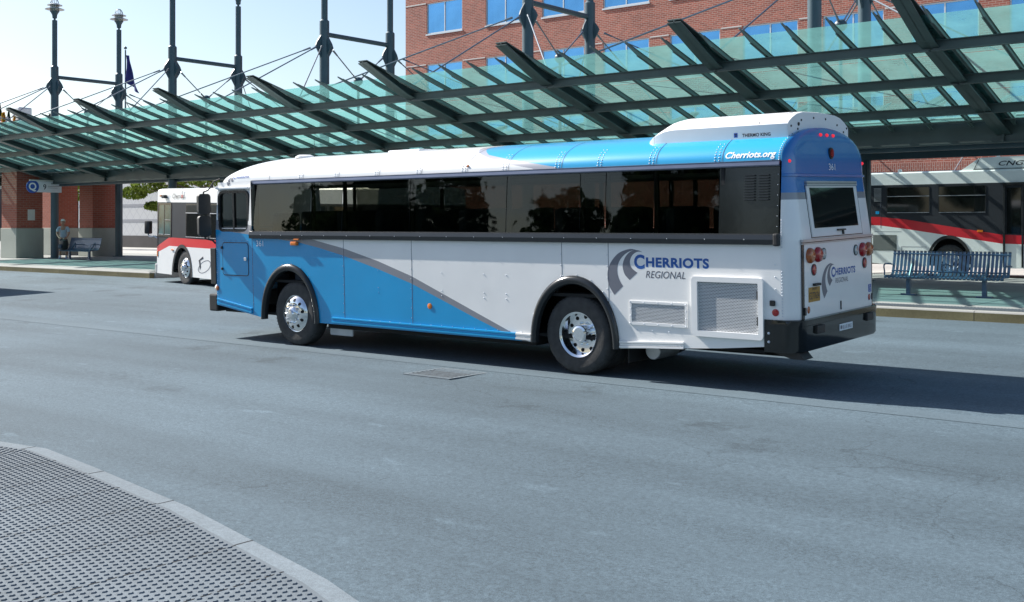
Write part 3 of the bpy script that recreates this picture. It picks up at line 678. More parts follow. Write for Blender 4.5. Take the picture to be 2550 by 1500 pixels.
# mudflaps, tanks
b=MB(); b.bev(-4.88,-4.36,.16,.18,.21,.45,.02); b.build('front_mudflap',M['cover_grey'],bus)
b=MB(); b.box(.78,.80,.14,.62,.20,.5); b.build('rear_mudflap',M['dark'],bus)
b=MB(); b.lathe([(0,0),(.10,0),(.11,.01),(.11,.5),(0,.5)],(1.02,.35,.34),axis='y',n=18); b.build('air_tank',M['galv'],bus,smooth=40)
MB().tube((2.0,.9,.50),(2.9,.9,.50),.06).build('tailpipe',M['black'],bus); MB().prism([(2.75,.50),(3.13,.50),(3.2,.42),(3.05,.42)],.10,.34,'xz').build('deflector_plate',M['black'],bus)
# access hatch beside the driver
def rrect(x0,x1,z0,z1,r,n=5):
    pts=[]
    for cx,cz,a in ((x1-r,z1-r,0),(x0+r,z1-r,90),(x0+r,z0+r,180),(x1-r,z0+r,270)):
        for k in range(n+1): t=R(a+90*k/n); pts.append((cx+r*math.cos(t),cz+r*math.sin(t)))
    return pts
def frame_ring(b,o_,i_,y0,y1,mi=0):
    n=len(o_)
    for k in range(n):
        a,c=o_[k],o_[(k+1)%n]; d,e=i_[k],i_[(k+1)%n]
        b.face([(a[0],y0,a[1]),(c[0],y0,c[1]),(e[0],y0,e[1]),(d[0],y0,d[1])],mi)
        b.face([(a[0],y0,a[1]),(c[0],y0,c[1]),(c[0],y1,c[1]),(a[0],y1,a[1])],mi)
        b.face([(d[0],y0,d[1]),(e[0],y0,e[1]),(e[0],y1,e[1]),(d[0],y1,d[1])],mi)
b=MB(); frame_ring(b,rrect(-7.415,-6.70,1.10,1.67,.06),rrect(-7.403,-6.712,1.112,1.658,.05),-.003,0); h_=b.build('hatch_gap',M['trim_black'],bus)
b=MB(); b.prism(rrect(-7.400,-6.715,1.115,1.655,.048),-.006,-.0005,'xz'); hd=b.build('access_hatch',M['blue'],bus)
b=MB(); b.bev(-7.435,-7.395,-.03,0,1.555,1.60,.008); b.bev(-7.435,-7.395,-.03,0,1.19,1.235,.008); b.build('hinge',M['black'],hd)
b=MB(); b.bev(-6.80,-6.735,-.03,-.004,1.36,1.42,.01); b.build('latch',M['chrome'],hd)
# driver window
b=MB(); o_=rrect(DW[0]-.015,DW[1]+.015,DW[2]-.015,DW[3]+.015,.13); i_=rrect(DW[0]+.03,DW[1]-.03,DW[2]+.03,DW[3]-.03,.10)
frame_ring(b,o_,i_,-.012,.05); b.box(-7.145,-7.105,-.004,.05,DW[2]+.02,DW[3]-.02); wf=b.build('driver_window',M['trim_black'],bus)
b=MB(); b.prism(rrect(DW[0]+.02,DW[1]-.02,DW[2]+.02,DW[3]-.02,.11),.018,.022,'xz'); b.build('glass',M['clear_glass'],wf)
b=MB(); b.bev(-7.46,-7.14,-.006,.02,DW[2]+.045,DW[2]+.065,.006); b.bev(-7.10,-6.78,-.006,.02,DW[2]+.045,DW[2]+.065,.006); b.build('sash_rail',M['silver'],wf)
for o in (wf,*wf.children): 
    if o is wf: o.location=(0,.03,0)
# engine grilles
b=MB(); o_=rrect(1.822,2.762,.632,1.352,.05); i_=rrect(1.90,2.70,.70,1.29,.01)
frame_ring(b,o_,i_,-.045,.0); eg=b.build('engine_grille',M['white'],bus,smooth=30)
b=MB(); b.face([(1.90,-.012,.70),(2.70,-.012,.70),(2.70,-.012,1.29),(1.90,-.012,1.29)]); b.build('mesh_panel',M['perf'],eg)
b=MB(); b.bev(2.675,2.70,-.03,-.012,1.10,1.20,.004); b.bev(2.675,2.70,-.03,-.012,.80,.90,.004); b.build('hinge',M['black'],eg)
b=MB(); frame_ring(b,rrect(.914,1.744,.715,1.017,.005),rrect(.945,1.713,.752,.985,.005),-.014,0); vg=b.build('vent_grille',M['white'],bus)
b=MB(); b.face([(.945,-.006,.752),(1.713,-.006,.752),(1.713,-.006,.985),(.945,-.006,.985)]); b.build('mesh_panel',M['perf'],vg)
# rivets
def rivets(name,pts,mat,r=.008,axis='y'):
    b=MB()
    for p in pts:
        if axis=='y': b.lathe([(r,.0005),(r*.8,-.005),(.001,-.009)],p,axis='y',n=6)
        else: b.lathe([(r,-.0005),(r*.8,.005),(.001,.009)],p,axis='x',n=6)
    return b.build(name,mat,bus,smooth=80,kind='stuff')
pb=[];pw=[]
for x in (-6.60,-4.375,-2.91,-.16,.577):
    z=zbot(x)+.05
    while z<1.7: (pb if z<interp(SL,x) else pw).append((x,0,z)); z+=.145 if x>-6 else .155
for k in range(26): pw.append((2.985,.001,.92+k*.034+(.25 if k>15 else 0)))
for k in range(5): pw.append((2.90,0,.95+k*.14))
for x0,x1,zz in ((-7.57,-6.63,None),(-4.62,-.68,.512),(.78,1.68,None)):
    x=x0
    while x<x1: z=interp([(-7.57,.697),(-6.63,.568)],x) if x<-6 else (.512 if x<0 else interp([(.76,.497),(1.69,.542)],x)); (pb if x<-.95 else pw).append((x,-.003,z)); x+=.21
for x in (-3.6,-2.3,-1.5,-1.1): 
    for z in (.95,1.02,1.28): (pb if z<interp(SL,x) else pw).append((x,0,z))
for x in (1.02,1.24,1.48): pw.append((x,0,.655))
for k in range(5):
    pw+= [(.925+k*.2,-.014,1.002),(.925+k*.2,-.014,.733)]
for z in (.83,.92): pw+=[(.93,-.014,z),(1.728,-.014,z)]
for k in range(5): pb.append((-7.35+k*.155,0,1.70))
k=0
while k<30: pb.append((FX+.15,0,.75+k*.036)); k+=1
for A in (ARF,ARR):
    for k in range(3,38,4):
        t=math.pi*k/40; x=A[0]+A[1]*1.055*math.cos(t); z=A[2]+A[3]*1.05*abs(math.sin(t))**(2/2.15)
        (pb if z<interp(SL,x) else pw).append((x,0,z))
rivets('rivets',pw,M['rivet']); rivets('rivets',pb,M['rivet_blue'],.008)
pr=[]
for x in (-5.35,-4.5,-3.6,-2.72,-1.83,-1.083,-.174,.502,1.285,2.201):
    for dx in (-.045,-.10):
        for k in range(7): z=2.735+k*.033; pr.append((x+dx,roof_y(z),z))
for k in range(14): z=2.72+k*.026; pr.append((2.93,roof_y(z),z))
rivets('roof_rivets',pr,M['rivet'],.009)
pr=[(x,-.058,1.80) for x in [-6.3+.52*k for k in range(18)]]; rivets('rail_bolts',pr,M['rivet'],.006)
pr=[(2.925,yin(1.95+k*.12)-.001,1.95+k*.12) for k in range(6)]; rivets('panel_bolts',pr,M['rivet'],.006)
# marker lamps, reflectors
b=MB(); b.bev(-5.56,-5.41,-.06,0,1.635,1.70,.018); b.build('marker_lamp',M['amber'],bus)
b=MB(); b.bev(-5.46,-5.34,-.072,-.05,1.722,1.745,.006); b.build('marker_lamp',M['amber'],bus)
b=MB(); b.lathe([(.042,0),(.042,-.008),(.03,-.012),(0,-.013)],(-7.576,0,.871),axis='y',n=16); b.build('reflector',M['amber_dark'],bus,smooth=30)
b=MB(); b.lathe([(.042,0),(.042,-.008),(.03,-.012),(0,-.013)],(-2.539,0,.787),axis='y',n=16); b.build('reflector',M['amber'],bus,smooth=30)
b=MB(); b.lathe([(.042,0),(.042,-.008),(.03,-.012),(0,-.013)],(2.90,0,.96),axis='y',n=16); b.build('reflector',M['red'],bus,smooth=30)
b=MB(); b.bev(2.835,2.90,-.028,0,1.035,1.10,.012); b.build('door_lock',M['black'],bus)
b=MB(); b.lathe([(.018,0),(.016,-.02),(.0,-.026)],(-1.83,roof_y(2.80),2.80),axis='y',n=10); b.build('roof_marker',M['amber'],bus)
# front corner: bumper, headlamp, guard, mirrors
b=MB(); b.bev(-7.86,-7.62,.02,W-.02,.46,.76,.03); b.build('front_bumper',M['black'],bus)
b=MB(); b.lathe([(.0,-.13),(.06,-.12),(.095,-.06),(.10,0),(.085,.03)],(-7.74,.20,.85),axis='x',n=20); b.build('headlamp',M['chrome'],bus,smooth=40)
b=MB(); b.bev(-7.75,-7.60,-.012,.20,.935,1.565,.012); b.build('corner_guard',M['black'],bus)
mr=MB()
mr.prism(rrect(-.11,.11,-.18,.18,.06),-.05,.04,'xz')
mm=mr.mesh('mirror',M['black'],30)
mg=MB(); mg.prism(rrect(-.095,.095,-.16,.16,.05),.041,.044,'xz'); mgm=mg.mesh('mirror_glass',M['chrome'])
for z in (2.33,1.95):
    o=link('mirror',mm,bus,None,(-7.80,-.09,z),(0,0,R(75))); o2=link('mirror_glass',mgm,o)
b=MB(); b.path([(-7.55,.08,2.76),(-7.62,.0,2.72),(-7.68,-.06,2.58),(-7.78,-.10,2.54),(-7.80,-.09,2.48)],.013); b.path([(-7.80,-.09,1.78),(-7.78,-.08,1.73),(-7.66,-.02,1.70),(-7.63,.02,1.64)],.015); b.build('mirror_arm',M['black'],bus)
# roof items
b=MB()
S=[(.33,2.965),(.33,3.145),(.36,3.175),(.45,3.225),(.58,3.275),(.75,3.303),(1.0,3.31),(1.22,3.315)]
S=S+[(2.44-y,z) for y,z in S[::-1][1:]]
XS=[(1.0,0,.06),(1.02,.30,.03),(1.06,.48,.015),(1.14,.70,.0),(1.24,.90,0),(1.34,.985,0),(1.42,1,0),(2.90,1,0),(2.92,.985,.006)]
def acs(x,k,i): return [(x,1.22+(y-1.22)*(1-i),2.965+(z-2.965)*(k if z>2.97 else 1)) for y,z in S]
RG=[acs(*q) for q in XS]
for a,c in zip(RG[:-1],RG[1:]):
    for k in range(len(S)-1): b.face([a[k],c[k],c[k+1],a[k+1]])
b.face(RG[-1]); b.face(RG[0])
ac=b.build('air_conditioner',M['ac_white'],bus,smooth=28,weld=True)
b=MB(); b.grid(lambda u,v:(1.38+1.42*u,.47+.30*v,0.004+interp([(.45,3.225),(.58,3.275),(.75,3.303),(1,3.31)],.47+.30*v)),1,6); b.build('condenser_mesh',M['cond'],ac,smooth=30)
b=MB(); b.face([(1.42,2.965,0)] and [(1.10,.3285,2.985),(1.105,.3285,3.10),(1.108,.3285,3.10),(1.103,.3285,2.985)]); b.build('cover_seam',M['drip'],ac)
pr=[]; 
for y,z in ((.45,3.02),(.60,3.09),(.70,3.20),(1.05,3.24),(1.40,3.24),(1.75,3.18),(1.95,3.10),(2.05,3.15),(.42,3.12)): pr.append((2.92,y,z))
b=MB()
for p in pr: b.lathe([(.014,0),(.012,.008),(0,.01)],p,axis='x',n=8)
for x in (1.25,1.9,2.55): b.lathe([(.010,0),(0,-.006)],(x,.352,3.17),axis='y',n=6)
b.lathe([(.022,.001),(.02,.012),(0,.013)],(2.92,.62,3.15),axis='x',n=10)
b.build('cover_bolts',M['black'],ac)
text('maker_lettering','THERMO KING',.062,lambda u,v:(2.335+u,.3265,3.012+v*.9),M['txt_black'],bus,offset=.0015,width=.37)
b=MB(); b.face([(2.225,.3268,3.01),(2.275,.3268,3.01),(2.275,.3268,3.065),(2.225,.3268,3.065)]); b.build('maker_badge',M['isa'],bus)
text('badge_letter','T',.05,lambda u,v:(2.233+u,.325,3.018+v),M['txt_black'],bus,offset=.003)
b=MB(); b.lathe([(.16,0),(.155,.03),(.10,.055),(0,.06)],(-6.15,.8,3.085),n=20); b.build('roof_beacon',M['ac_white'],bus,smooth=40)
b=MB(); b.tube((-5.9,.8,3.06),(-5.9,.8,3.42),.004); b.build('antenna',M['black'],bus)
b=MB(); b.bev(-4.2,-3.5,.85,1.55,3.08,3.135,.025); b.build('roof_hatch',M['ac_white'],bus)
# rear: ledge, window, engine door, lamps
b=MB()
for k in range(nn-1):
    p,q=Vector(plan(2.535)[k]),Vector(plan(2.535)[k+1])
    for e0,e1,z0,z1 in ((.0,.022,2.520,2.525),(.022,.022,2.525,2.548),(.022,.0,2.548,2.556)):
        def ex(v,e,z): c=Vector((2.4,min(max(v.y,.5),1.94),0)); d=Vector((v.x-c.x,v.y-c.y,0)).normalized(); return (v.x+d.x*e,v.y+d.y*e,z)
        b.face([ex(p,e0,z0),ex(q,e0,z0),ex(q,e1,z1),ex(p,e1,z1)])
b.build('rear_ledge',M['cap_blue'],bus,smooth=40,weld=True)
def rq(y0,y1,z0,z1,d): return [onrear(y0,z0,d),onrear(y1,z0,d),onrear(y1,z1,d),onrear(y0,z1,d)]
def rslab(b,y0,y1,z0,z1,d0,d1,mi=0):
    a,c=rq(y0,y1,z0,z1,d0),rq(y0,y1,z0,z1,d1); b.face(c,mi)
    for k in range(4): b.face([a[k],a[(k+1)%4],c[(k+1)%4],c[k]],mi)
b=MB()
for q in ((.455,.463,1.81,2.42),(1.985,1.993,1.81,2.42),(.455,1.993,1.802,1.81)): rslab(b,*q,0,.004)
b.build('window_gap',M['trim_black'],bus)
b=MB(); rslab(b,.48,1.965,1.815,2.41,.0,.012); ef=b.build('rear_window',M['white'],bus)
b=MB(); rslab(b,.555,1.855,1.915,2.39,.012,.018); b.build('glass',M['dark_glass'],ef)
b=MB(); rslab(b,1.18,1.40,1.868,1.886,.012,.04); rslab(b,1.33,1.36,1.82,1.88,.012,.03); b.build('handle',M['black'],ef)
b=MB(); rslab(b,.47,1.96,2.415,2.440,.0,.03); rslab(b,.47,1.96,2.448,2.468,.0,.03); b.build('window_hinge_bar',M['silver'],bus)
b=MB(); rslab(b,.47,1.96,2.440,2.448,.0,.02); b.build('hinge_gap',M['trim_black'],bus)
b=MB(); rslab(b,.215,2.225,.875,1.735,.0,.016); ed=b.build('engine_door',M['white'],bus)
b=MB(); rslab(b,.165,.213,.86,1.735,.0,.012); rslab(b,2.227,2.262,.86,1.735,.0,.012); rslab(b,.213,2.227,.862,.874,0,.010); b.build('door_seal',M['trim_black'],bus)
b=MB(); rslab(b,.16,2.262,1.738,1.752,.0,.025); rslab(b,.16,2.262,1.762,1.792,.0,.03); b.build('door_top_rail',M['silver'],bus)
b=MB(); rslab(b,.16,2.262,1.752,1.762,.0,.012); b.build('rail_gap',M['trim_black'],bus)
XD=3.145+.016
def lamp(name,y,z,ry,rz,mat,dep=.03,ring=True):
    b=MB(); pr_=[(1,0),(1,.4),(.85,.85),(.5,1),(0,1.05)]
    for (s0,h0),(s1,h1) in zip(pr_[:-1],pr_[1:]):
        for k in range(24):
            t0,t1=2*math.pi*k/24,2*math.pi*(k+1)/24
            q=[(XD+h*dep,y+ry*s_*math.cos(t),z+rz*s_*math.sin(t)) for s_,h,t in ((s0,h0,t0),(s0,h0,t1),(s1,h1,t1),(s1,h1,t0))]
            b.face(q)
    o=b.build(name,mat,bus,smooth=50,weld=True)
    if ring:
        b=MB()
        for k in range(24):
            t0,t1=2*math.pi*k/24,2*math.pi*(k+1)/24
            b.face([(XD+.010,y+ry*s_*math.cos(t),z+rz*s_*math.sin(t)) for s_,t in ((1.0,t0),(1.0,t1),(1.14,t1),(1.14,t0))])
            b.face([(XD+h,y+ry*1.14*math.cos(t),z+rz*1.14*math.sin(t)) for h,t in ((.0,t0),(.0,t1),(.010,t1),(.010,t0))])
        b.build('bezel',M['black'],o)
for ys in ((.352,.572,.745,.463),(2.115,1.92,1.712,1.99)):
    lamp('turn_lamp',ys[0],1.603,.098,.09,M['amber_dark'],.05,False); lamp('brake_lamp',ys[1],1.605,.098,.09,M['red'],.05,False)
    lamp('reverse_lamp',ys[2],1.607,.056,.060,M['clear'],.02); lamp('tail_lamp',ys[3],1.433,.058,.060,M['red'],.02)
XD=3.145+.016
b=MB(); b.box(XD,XD+.006,.315,.622,1.062,1.232); lp=b.build('licence_plate',M['plate'],bus)
text('plate_number','E277634',.115,lambda u,v:(XD+.0085,.33+u,1.095+v),M['txt_black'],lp,width=.275)
text('plate_state','OREGON',.036,lambda u,v:(XD+.0085,.40+u,1.20+v),M['txt_black'],lp,width=.14)
b=MB(); b.bev(XD,XD+.04,.43,.59,1.245,1.275,.008); b.build('plate_lamp',M['black'],bus)
lamp('rear_reflector',.311,.976,.035,.042,M['amber_dark'],.01,False); lamp('rear_reflector',2.135,.985,.03,.042,M['red'],.01,False)
b=MB(); b.box(XD,XD+.002,2.115,2.207,1.05,1.15); st=b.build('access_sticker',M['isa'],bus)
b=MB(); b.lathe([(.022,.0),(.017,.0)],(XD+.004,2.158,1.082),axis='x',n=14); b.face([(XD+.004,2.150,1.095),(XD+.004,2.160,1.095),(XD+.004,2.158,1.128),(XD+.004,2.148,1.128)]); b.disc((XD+.004,2.152,1.136),.008,.008,'x',8); b.face([(XD+.004,2.15,1.098),(XD+.004,2.18,1.098),(XD+.004,2.18,1.104),(XD+.004,2.15,1.104)]); b.build('access_symbol',M['txt_white'],st)
b=MB(); b.box(XD,XD+.012,1.222,1.238,.905,1.01); b.build('door_latch',M['trim_black'],bus)
MB().box(XD,XD+.012,.195,.235,.92,1.01).build('door_hinge',M['trim_black'],bus); MB().box(XD,XD+.012,2.205,2.232,.95,1.03).build('door_hinge',M['trim_black'],bus)
def small_lamp(x,y,z,mat): 
    b=MB(); b.lathe([(.022,0),(.020,.018),(.010,.028),(0,.03)],(x,y,z),axis='x',n=12); b.build('marker_lamp',mat,bus,smooth=50)
for y in (1.04,1.225,1.41): small_lamp(xr(3.03)-.002,y,3.03,M['red_lit'])
small_lamp(xr(2.70)-.03,.15,2.70,M['red_lit']); small_lamp(xr(2.70)-.03,2.30,2.70,M['red_lit'])
b=MB(); xq=xr(2.81)+.004; pts=rrect(-.062,.062,-.07,.07,.06)
b.prism([(1.28+u,2.81+v) for u,v in pts],xq-.01,xq+.012,'yz'); bl=b.build('brake_light_bezel',M['black'],bus)
b=MB(); b.prism([(1.28+u*.68,2.81+v*.72) for u,v in pts],xq+.012,xq+.022,'yz'); b.build('high_brake_light',M['red'],bl)
text('fleet_number_rear','361',.115,lambda u,v:(onrear(1.19+u,2.605+v,.006)),M['txt_silver'],bus,width=.19)
text('fleet_number','361',.135,lambda u,v:(-6.49+u,-.0012,1.612+v),M['txt_silver'],bus,width=.18)
text('web_address','Cherriots.org',.115,lambda u,v:(2.24+u,roof_y(2.755+v*.9)-.003,2.755+v*.9),M['txt_white'],bus,offset=.003,shear=.22,width=.65)
# bumper
b=MB()
def bplan(e,z): return [(p[0],p[1],z) for p in [(2.76,-.015,z)]+[(q[0]+e*1.0,q[1]-.015 if q[1]<1.22 else q[1]+.015,z) for q in plan(1.0)]+[(2.76,W+.015,z)]]
lv_=[(.02,.50),(.045,.53),(.05,.80),(.055,.805),(.055,.868),(.03,.876),(-.06,.876)]
for (e0,z0),(e1,z1) in zip(lv_[:-1],lv_[1:]):
    A_,B_=bplan(e0,z0),bplan(e1,z1)
    for k in range(len(A_)-1): b.face([A_[k],A_[k+1],B_[k+1],B_[k]])
b.face(bplan(.02,.50)); rb=b.build('rear_bumper',M['black_gloss'],bus,smooth=40,weld=True)
XB=3.145+.051
b=MB(); b.bev(XB-.02,XB+.03,.41,.63,.69,.785,.01); b.bev(XB-.02,XB+.03,1.92,2.12,.70,.795,.01); b.build('bumper_pad',M['black'],rb)
b=MB(); b.box(XB-.01,XB+.004,1.11,1.50,.655,.735); lb=b.build('builder_badge',M['txt_silver'],rb)
text('badge_lettering','BLUE BIRD',.062,lambda u,v:(XB+.006,1.19+u,.672+v),M['logo_grey'],lb,width=.28)
b=MB(); b.disc((XB+.006,1.15,.695),.024,.024,'x',14); b.build('badge_emblem',M['logo_grey'],lb)
b=MB()
for z in (.62,.72): b.lathe([(.016,0),(.014,-.012),(0,-.016)],(2.82,-.016,z),axis='y',n=8)
b.build('bumper_bolt',M['rivet'],rb)
# livery logo: two road sweeps and lettering
SW1=[(.438,.576),(.362,.588),(.27,.571),(.177,.534),(.098,.468),(.034,.382),(.003,.296),(-.001,.231),(.007,.166),(.037,.089),(.101,0),(.235,.115),(.186,.185),(.157,.261),(.15,.326),(.167,.398),(.207,.463),(.269,.519),(.346,.559)]
SW2=[(.531,.552),(.483,.569),(.43,.575),(.362,.559),(.308,.523),(.265,.471),(.238,.406),(.234,.354),(.246,.303),(.272,.252),(.334,.197),(.451,.292),(.395,.326),(.358,.363),(.344,.408),(.348,.453),(.376,.505),(.422,.541),(.475,.556)]
def smooth_poly(p,sharp):
    out=[]; n=len(p)
    for k in range(n):
        if k in sharp or (k+1)%n in sharp or k-1 in sharp: out.append(p[k]); 
        else:
            out.append(p[k])
    return out
def logo(place,parent,regional=True):
    for s_,t in ((SW1,10),(SW2,10)):
        # outer edge up to the foot, inner edge back: strip of quads
        n=len(s_); outer=s_[:t+1]; inner=[s_[0]]+s_[t+1:][::-1]
        def samp(pl,q):
            d=[0]
            for a,c in zip(pl[:-1],pl[1:]): d.append(d[-1]+math.dist(a,c))
            q*=d[-1]
            for k in range(len(pl)-1):
                if q<=d[k+1]+1e-9:
                    f=(q-d[k])/(d[k+1]-d[k]); p0,p1,p2,p3=pl[max(0,k-1)],pl[k],pl[k+1],pl[min(len(pl)-1,k+2)]
                    return tuple(.5*((2*p1[i])+(-p0[i]+p2[i])*f+(2*p0[i]-5*p1[i]+4*p2[i]-p3[i])*f*f+(-p0[i]+3*p1[i]-3*p2[i]+p3[i])*f**3) for i in (0,1))
            return pl[-1]
        b=MB(); N=30
        for k in range(N):
            q0,q1=k/N,(k+1)/N; b.face([place(*samp(outer,q0)),place(*samp(outer,q1)),place(*samp(inner,q1)),place(*samp(inner,q0))])
        b.build('logo_sweep',M['logo_grey'],parent,weld=True)
    text('logo_lettering','C',.235,lambda u,v:place(.405+u,.349+v),M['logo_blue'],parent,offset=.009,width=.155)
    text('logo_lettering','HERRIOTS',.158,lambda u,v:place(.58+u,.372+v),M['logo_blue'],parent,offset=.0065,spacing=1.08,width=.885)
    if regional: text('logo_lettering','REGIONAL',.125,lambda u,v:place(.575+u,.232+v),M['logo_thin'],parent,shear=.22,width=.565)
logo(lambda u,v:(.581+u,-.0012,1.078+v),bus)
logo(lambda u,v:(XD+.0012,.684+u*.69,1.075+v*.694),bus)
def roof_y_at(x,z):
    q=min(1,max(0,(-6.35-x)/(-6.35-FX))); H=max(.02,.42*math.sqrt(max(0,1-q**2.4))); xin=.28*(1-math.sqrt(max(0,1-max(0,(q-.55)/.45)**2)))
    if z<2.70: return yin(z)
    t=min(.97,(z-2.70)/H); return 1.22-(1.15-xin)*(1-t**2.2)**(1/2.2)
logo(lambda u,v:(-7.34+u*.40,roof_y_at(-7.34+u*.40,2.63+v*.36)-.006,2.63+v*.36),bus,False)

# ---------------------------------------------------------------- city buses
def plate_y(b,pts,y0,y1,mi=0): b.prism(pts,y0,y1,'xz',mi)
def city_bus(name,label,loc,rot,group):
    """white low-floor bus, red stripe; x=0 at front axle, +x to the rear, y=0 near side"""
    t=thing(name,label,'bus',loc,rot,group); L0,L1=-1.86,9.9; WB=2.59
    A1=(-.12,.60,.22,.84); A2=(6.6,.64,.24,.80)
    def zb(x):
        for A in (A1,A2):
            q=arch(x,*A)
            if q is not None: return q
        return .235
    def red(x): # lower, upper edge of the red stripe; wedge towards the nose
        return (interp([(-1.86,.86),(-1.0,1.09),(9.9,1.12)],x),interp([(-1.86,1.05),(-1.02,1.345),(9.9,1.345)],x))
    def f(x):
        z0=zb(x); l,u=red(x); l=max(l,z0); u=max(u,l); return [(z0,l,0),(l,u,1),(u,2.40,2),(2.40,2.74,0)]
    brk=[A[0]+A[1]*math.cos(math.pi*k/24) for A in (A1,A2) for k in range(25)]+[-1.0,-1.02]
    for y,nm in ((0,'side_panel'),(WB,'far_side_panel')):
        b=MB(); side_cols(b,L0,L1,f,lambda x,z:(x,y+(.02*(z>2.5) if y==0 else -.02*(z>2.5)),z),.3,brk); b.build(nm,['bus2_white','red_paint','bus_char'],t,weld=True)
    b=MB(); pr=[(0.02,2.74),(.05,2.78),(.14,2.81),(.4,2.83),(1.295,2.85)]; pr=pr+[(WB-y,z) for y,z in pr[::-1][1:]]
    for (y0,z0),(y1,z1) in zip(pr[:-1],pr[1:]): b.face([(L0,y0,z0),(L1,y0,z0),(L1,y1,z1),(L0,y1,z1)])
    b.build('roof',M['bus2_white'],t,smooth=40)
    b=MB(); 
    for x in (L0,L1):
        b.face([(x,.01,.3),(x,WB-.01,.3),(x,WB-.01,1.05),(x,.01,1.05)],0); b.face([(x,.01,1.05),(x,WB-.01,1.05),(x,WB-.01,1.35),(x,.01,1.35)],1)
        b.face([(x,.01,1.35),(x,WB-.01,1.35),(x,WB-.01,2.40),(x,.01,2.40)],2); b.face([(x,y,z) for y,z in [(.01,2.40)]+pr+[(WB-.01,2.40)]],0)
    b.build('end_wall',['bus2_white','red_paint','bus_char'],t)
    b=MB(); b.box(L0-.02,L0-.005,.2,WB-.2,1.25,2.45); b.build('windshield',M['dark_glass'],t)
    b=MB(); b.box(L0+.1,L1-.1,.1,WB-.1,.30,.34); b.box(L0+.1,L1-.1,.75,.8,.3,1.2); b.build('underbody',M['dark'],t)
    b=MB(); b.bev(L0-.14,L0+.02,-.01,WB+.01,.24,.52,.03); b.build('front_bumper',M['galv'],t)
    # cab window: sliding, two panes
    b=MB(); frame_ring(b,rrect(-1.80,-.86,1.36,2.38,.07),rrect(-1.75,-.91,1.41,2.33,.05),-.012,0); b.box(-1.38,-1.33,-.010,0,1.4,2.34); cw=b.build('cab_window',M['trim_black'],t)
    b=MB(); b.face([(-1.76,-.004,1.40),(-.90,-.004,1.40),(-.90,-.004,2.34),(-1.76,-.004,2.34)]); b.build('glass',M['cab_teal'],cw)
    b=MB(); b.bev(-1.74,-1.40,-.02,-.006,1.42,1.435,.004); b.bev(-1.32,-.93,-.02,-.006,1.42,1.435,.004); b.bev(-1.31,-.93,-.02,-.006,1.86,1.872,.004); b.build('sash_rail',M['silver'],cw)
    for k in range(6):
        x0=.12+k*1.55; 
        if x0>8.6: break
        b=MB(); frame_ring(b,rrect(x0,x0+1.42,1.39,2.36,.05),rrect(x0+.03,x0+1.39,1.42,2.33,.04),-.008,0); wn=b.build('window',M['trim_black'],t)
        b=MB(); b.face([(x0+.02,-.004,1.41),(x0+1.40,-.004,1.41),(x0+1.40,-.004,2.34),(x0+.02,-.004,2.34)]); b.build('pane',M['dark_glass'],wn)
        b=MB(); b.bev(x0,x0+1.42,-.022,-.006,2.08,2.105,.005); b.bev(x0,x0+1.42,-.02,-.006,1.385,1.40,.004); b.build('sash_rail',M['silver'],wn)
    # arch trim, wheel
    for A in (A1,A2):
        b=MB(); n=28
        for k in range(n):
            q=[]
            for kk,s_ in ((k,1.0),(k+1,1.0),(k+1,1.12),(k,1.12)):
                tt=math.pi*kk/n; q.append((A[0]+A[1]*math.cos(tt)*s_,-.012,A[2]+A[3]*abs(math.sin(tt))**(2/2.15)*s_))
            b.face(q)
        b.build('wheel_arch_trim',M['black'],t)
    wheel(t,0,.05,.48,False,False,.48); wheel(t,6.6,.05,.48,True,False,.48); wheel(t,0,WB-.05,.48,False,True,.48)
    # mirror on the nose
    b=MB(); b.bev(-.11,.11,-.07,.07,-.2,.2,.04); m_=b.build('mirror',M['black'],t,smooth=40); m_.location=(-2.28,-.10,1.62); m_.rotation_euler=(0,0,R(20))
    b=MB(); b.path([(-2.28,-.10,1.43),(-2.26,-.10,1.36),(-2.12,-.08,1.33),(-2.02,-.04,1.36),(-1.9,.02,1.30)],.022); b.build('mirror_arm',M['galv'],t)
    b=MB(); b.bev(-1.84,-1.78,-.02,0,.74,.92,.01); b.build('turn_lamp',M['amber'],t)
    b=MB(); b.bev(-.83,-.70,-.03,0,.96,1.0,.01); b.build('marker_lamp',M['amber'],t)
    b=MB(); b.bev(-1.68,-1.56,-.02,.02,2.57,2.62,.01); b.build('roof_marker',M['amber_dark'],t)
    b=MB(); b.bev(-1.35,-1.18,-.10,0,2.52,2.62,.02); b.build('side_camera',M['black'],t)
    text('operator_lettering','Cherriots',.20,lambda u,v:(-.78+u,-.012,2.52+v),M['txt_black'],t,shear=.15,width=.80)
    b=MB(); b.disc((-.135,-.016,2.58),.035,.055,'y',14); b.build('cherry_mark',M['red_paint'],t)
    b=MB(); b.path([(-.13,-.014,2.63),(-.12,-.014,2.74),(-.10,-.014,2.80)],.006,5); b.build('cherry_stem',M['txt_black'],t)
    # bicycle picture on the side
    b=MB()
    def ring(cx,cz,r0,r1):
        for k in range(24):
            t0,t1=2*math.pi*k/24,2*math.pi*(k+1)/24; b.face([(cx+r*math.cos(q),-.004,cz+r*math.sin(q)*.42+(r*math.cos(q))*.25) for r,q in ((r0,t0),(r0,t1),(r1,t1),(r1,t0))])
    ring(1.32,.57,.40,.36); b.build('bicycle_picture',M['logo_grey'],t)
    b=MB(); plate_y(b,[(.93,.72),(1.22,.86),(1.25,.80),(1.05,.74),(1.10,.55),(1.04,.47),(.98,.72)],-.006,-.003); b.build('bicycle_picture',M['txt_black'],t)
    return t
M['cab_teal']=pm('cab_window_teal',(.04,.10,.10),.08,0,.5,2.2,spec=.3)
YB=9.5
city=city_bus('city_bus','white city bus with red stripe half hidden behind the nose of the blue bus',(-28.3,19.6,.225),(0,R(1.1),R(-YB)),'white city buses with red stripes')
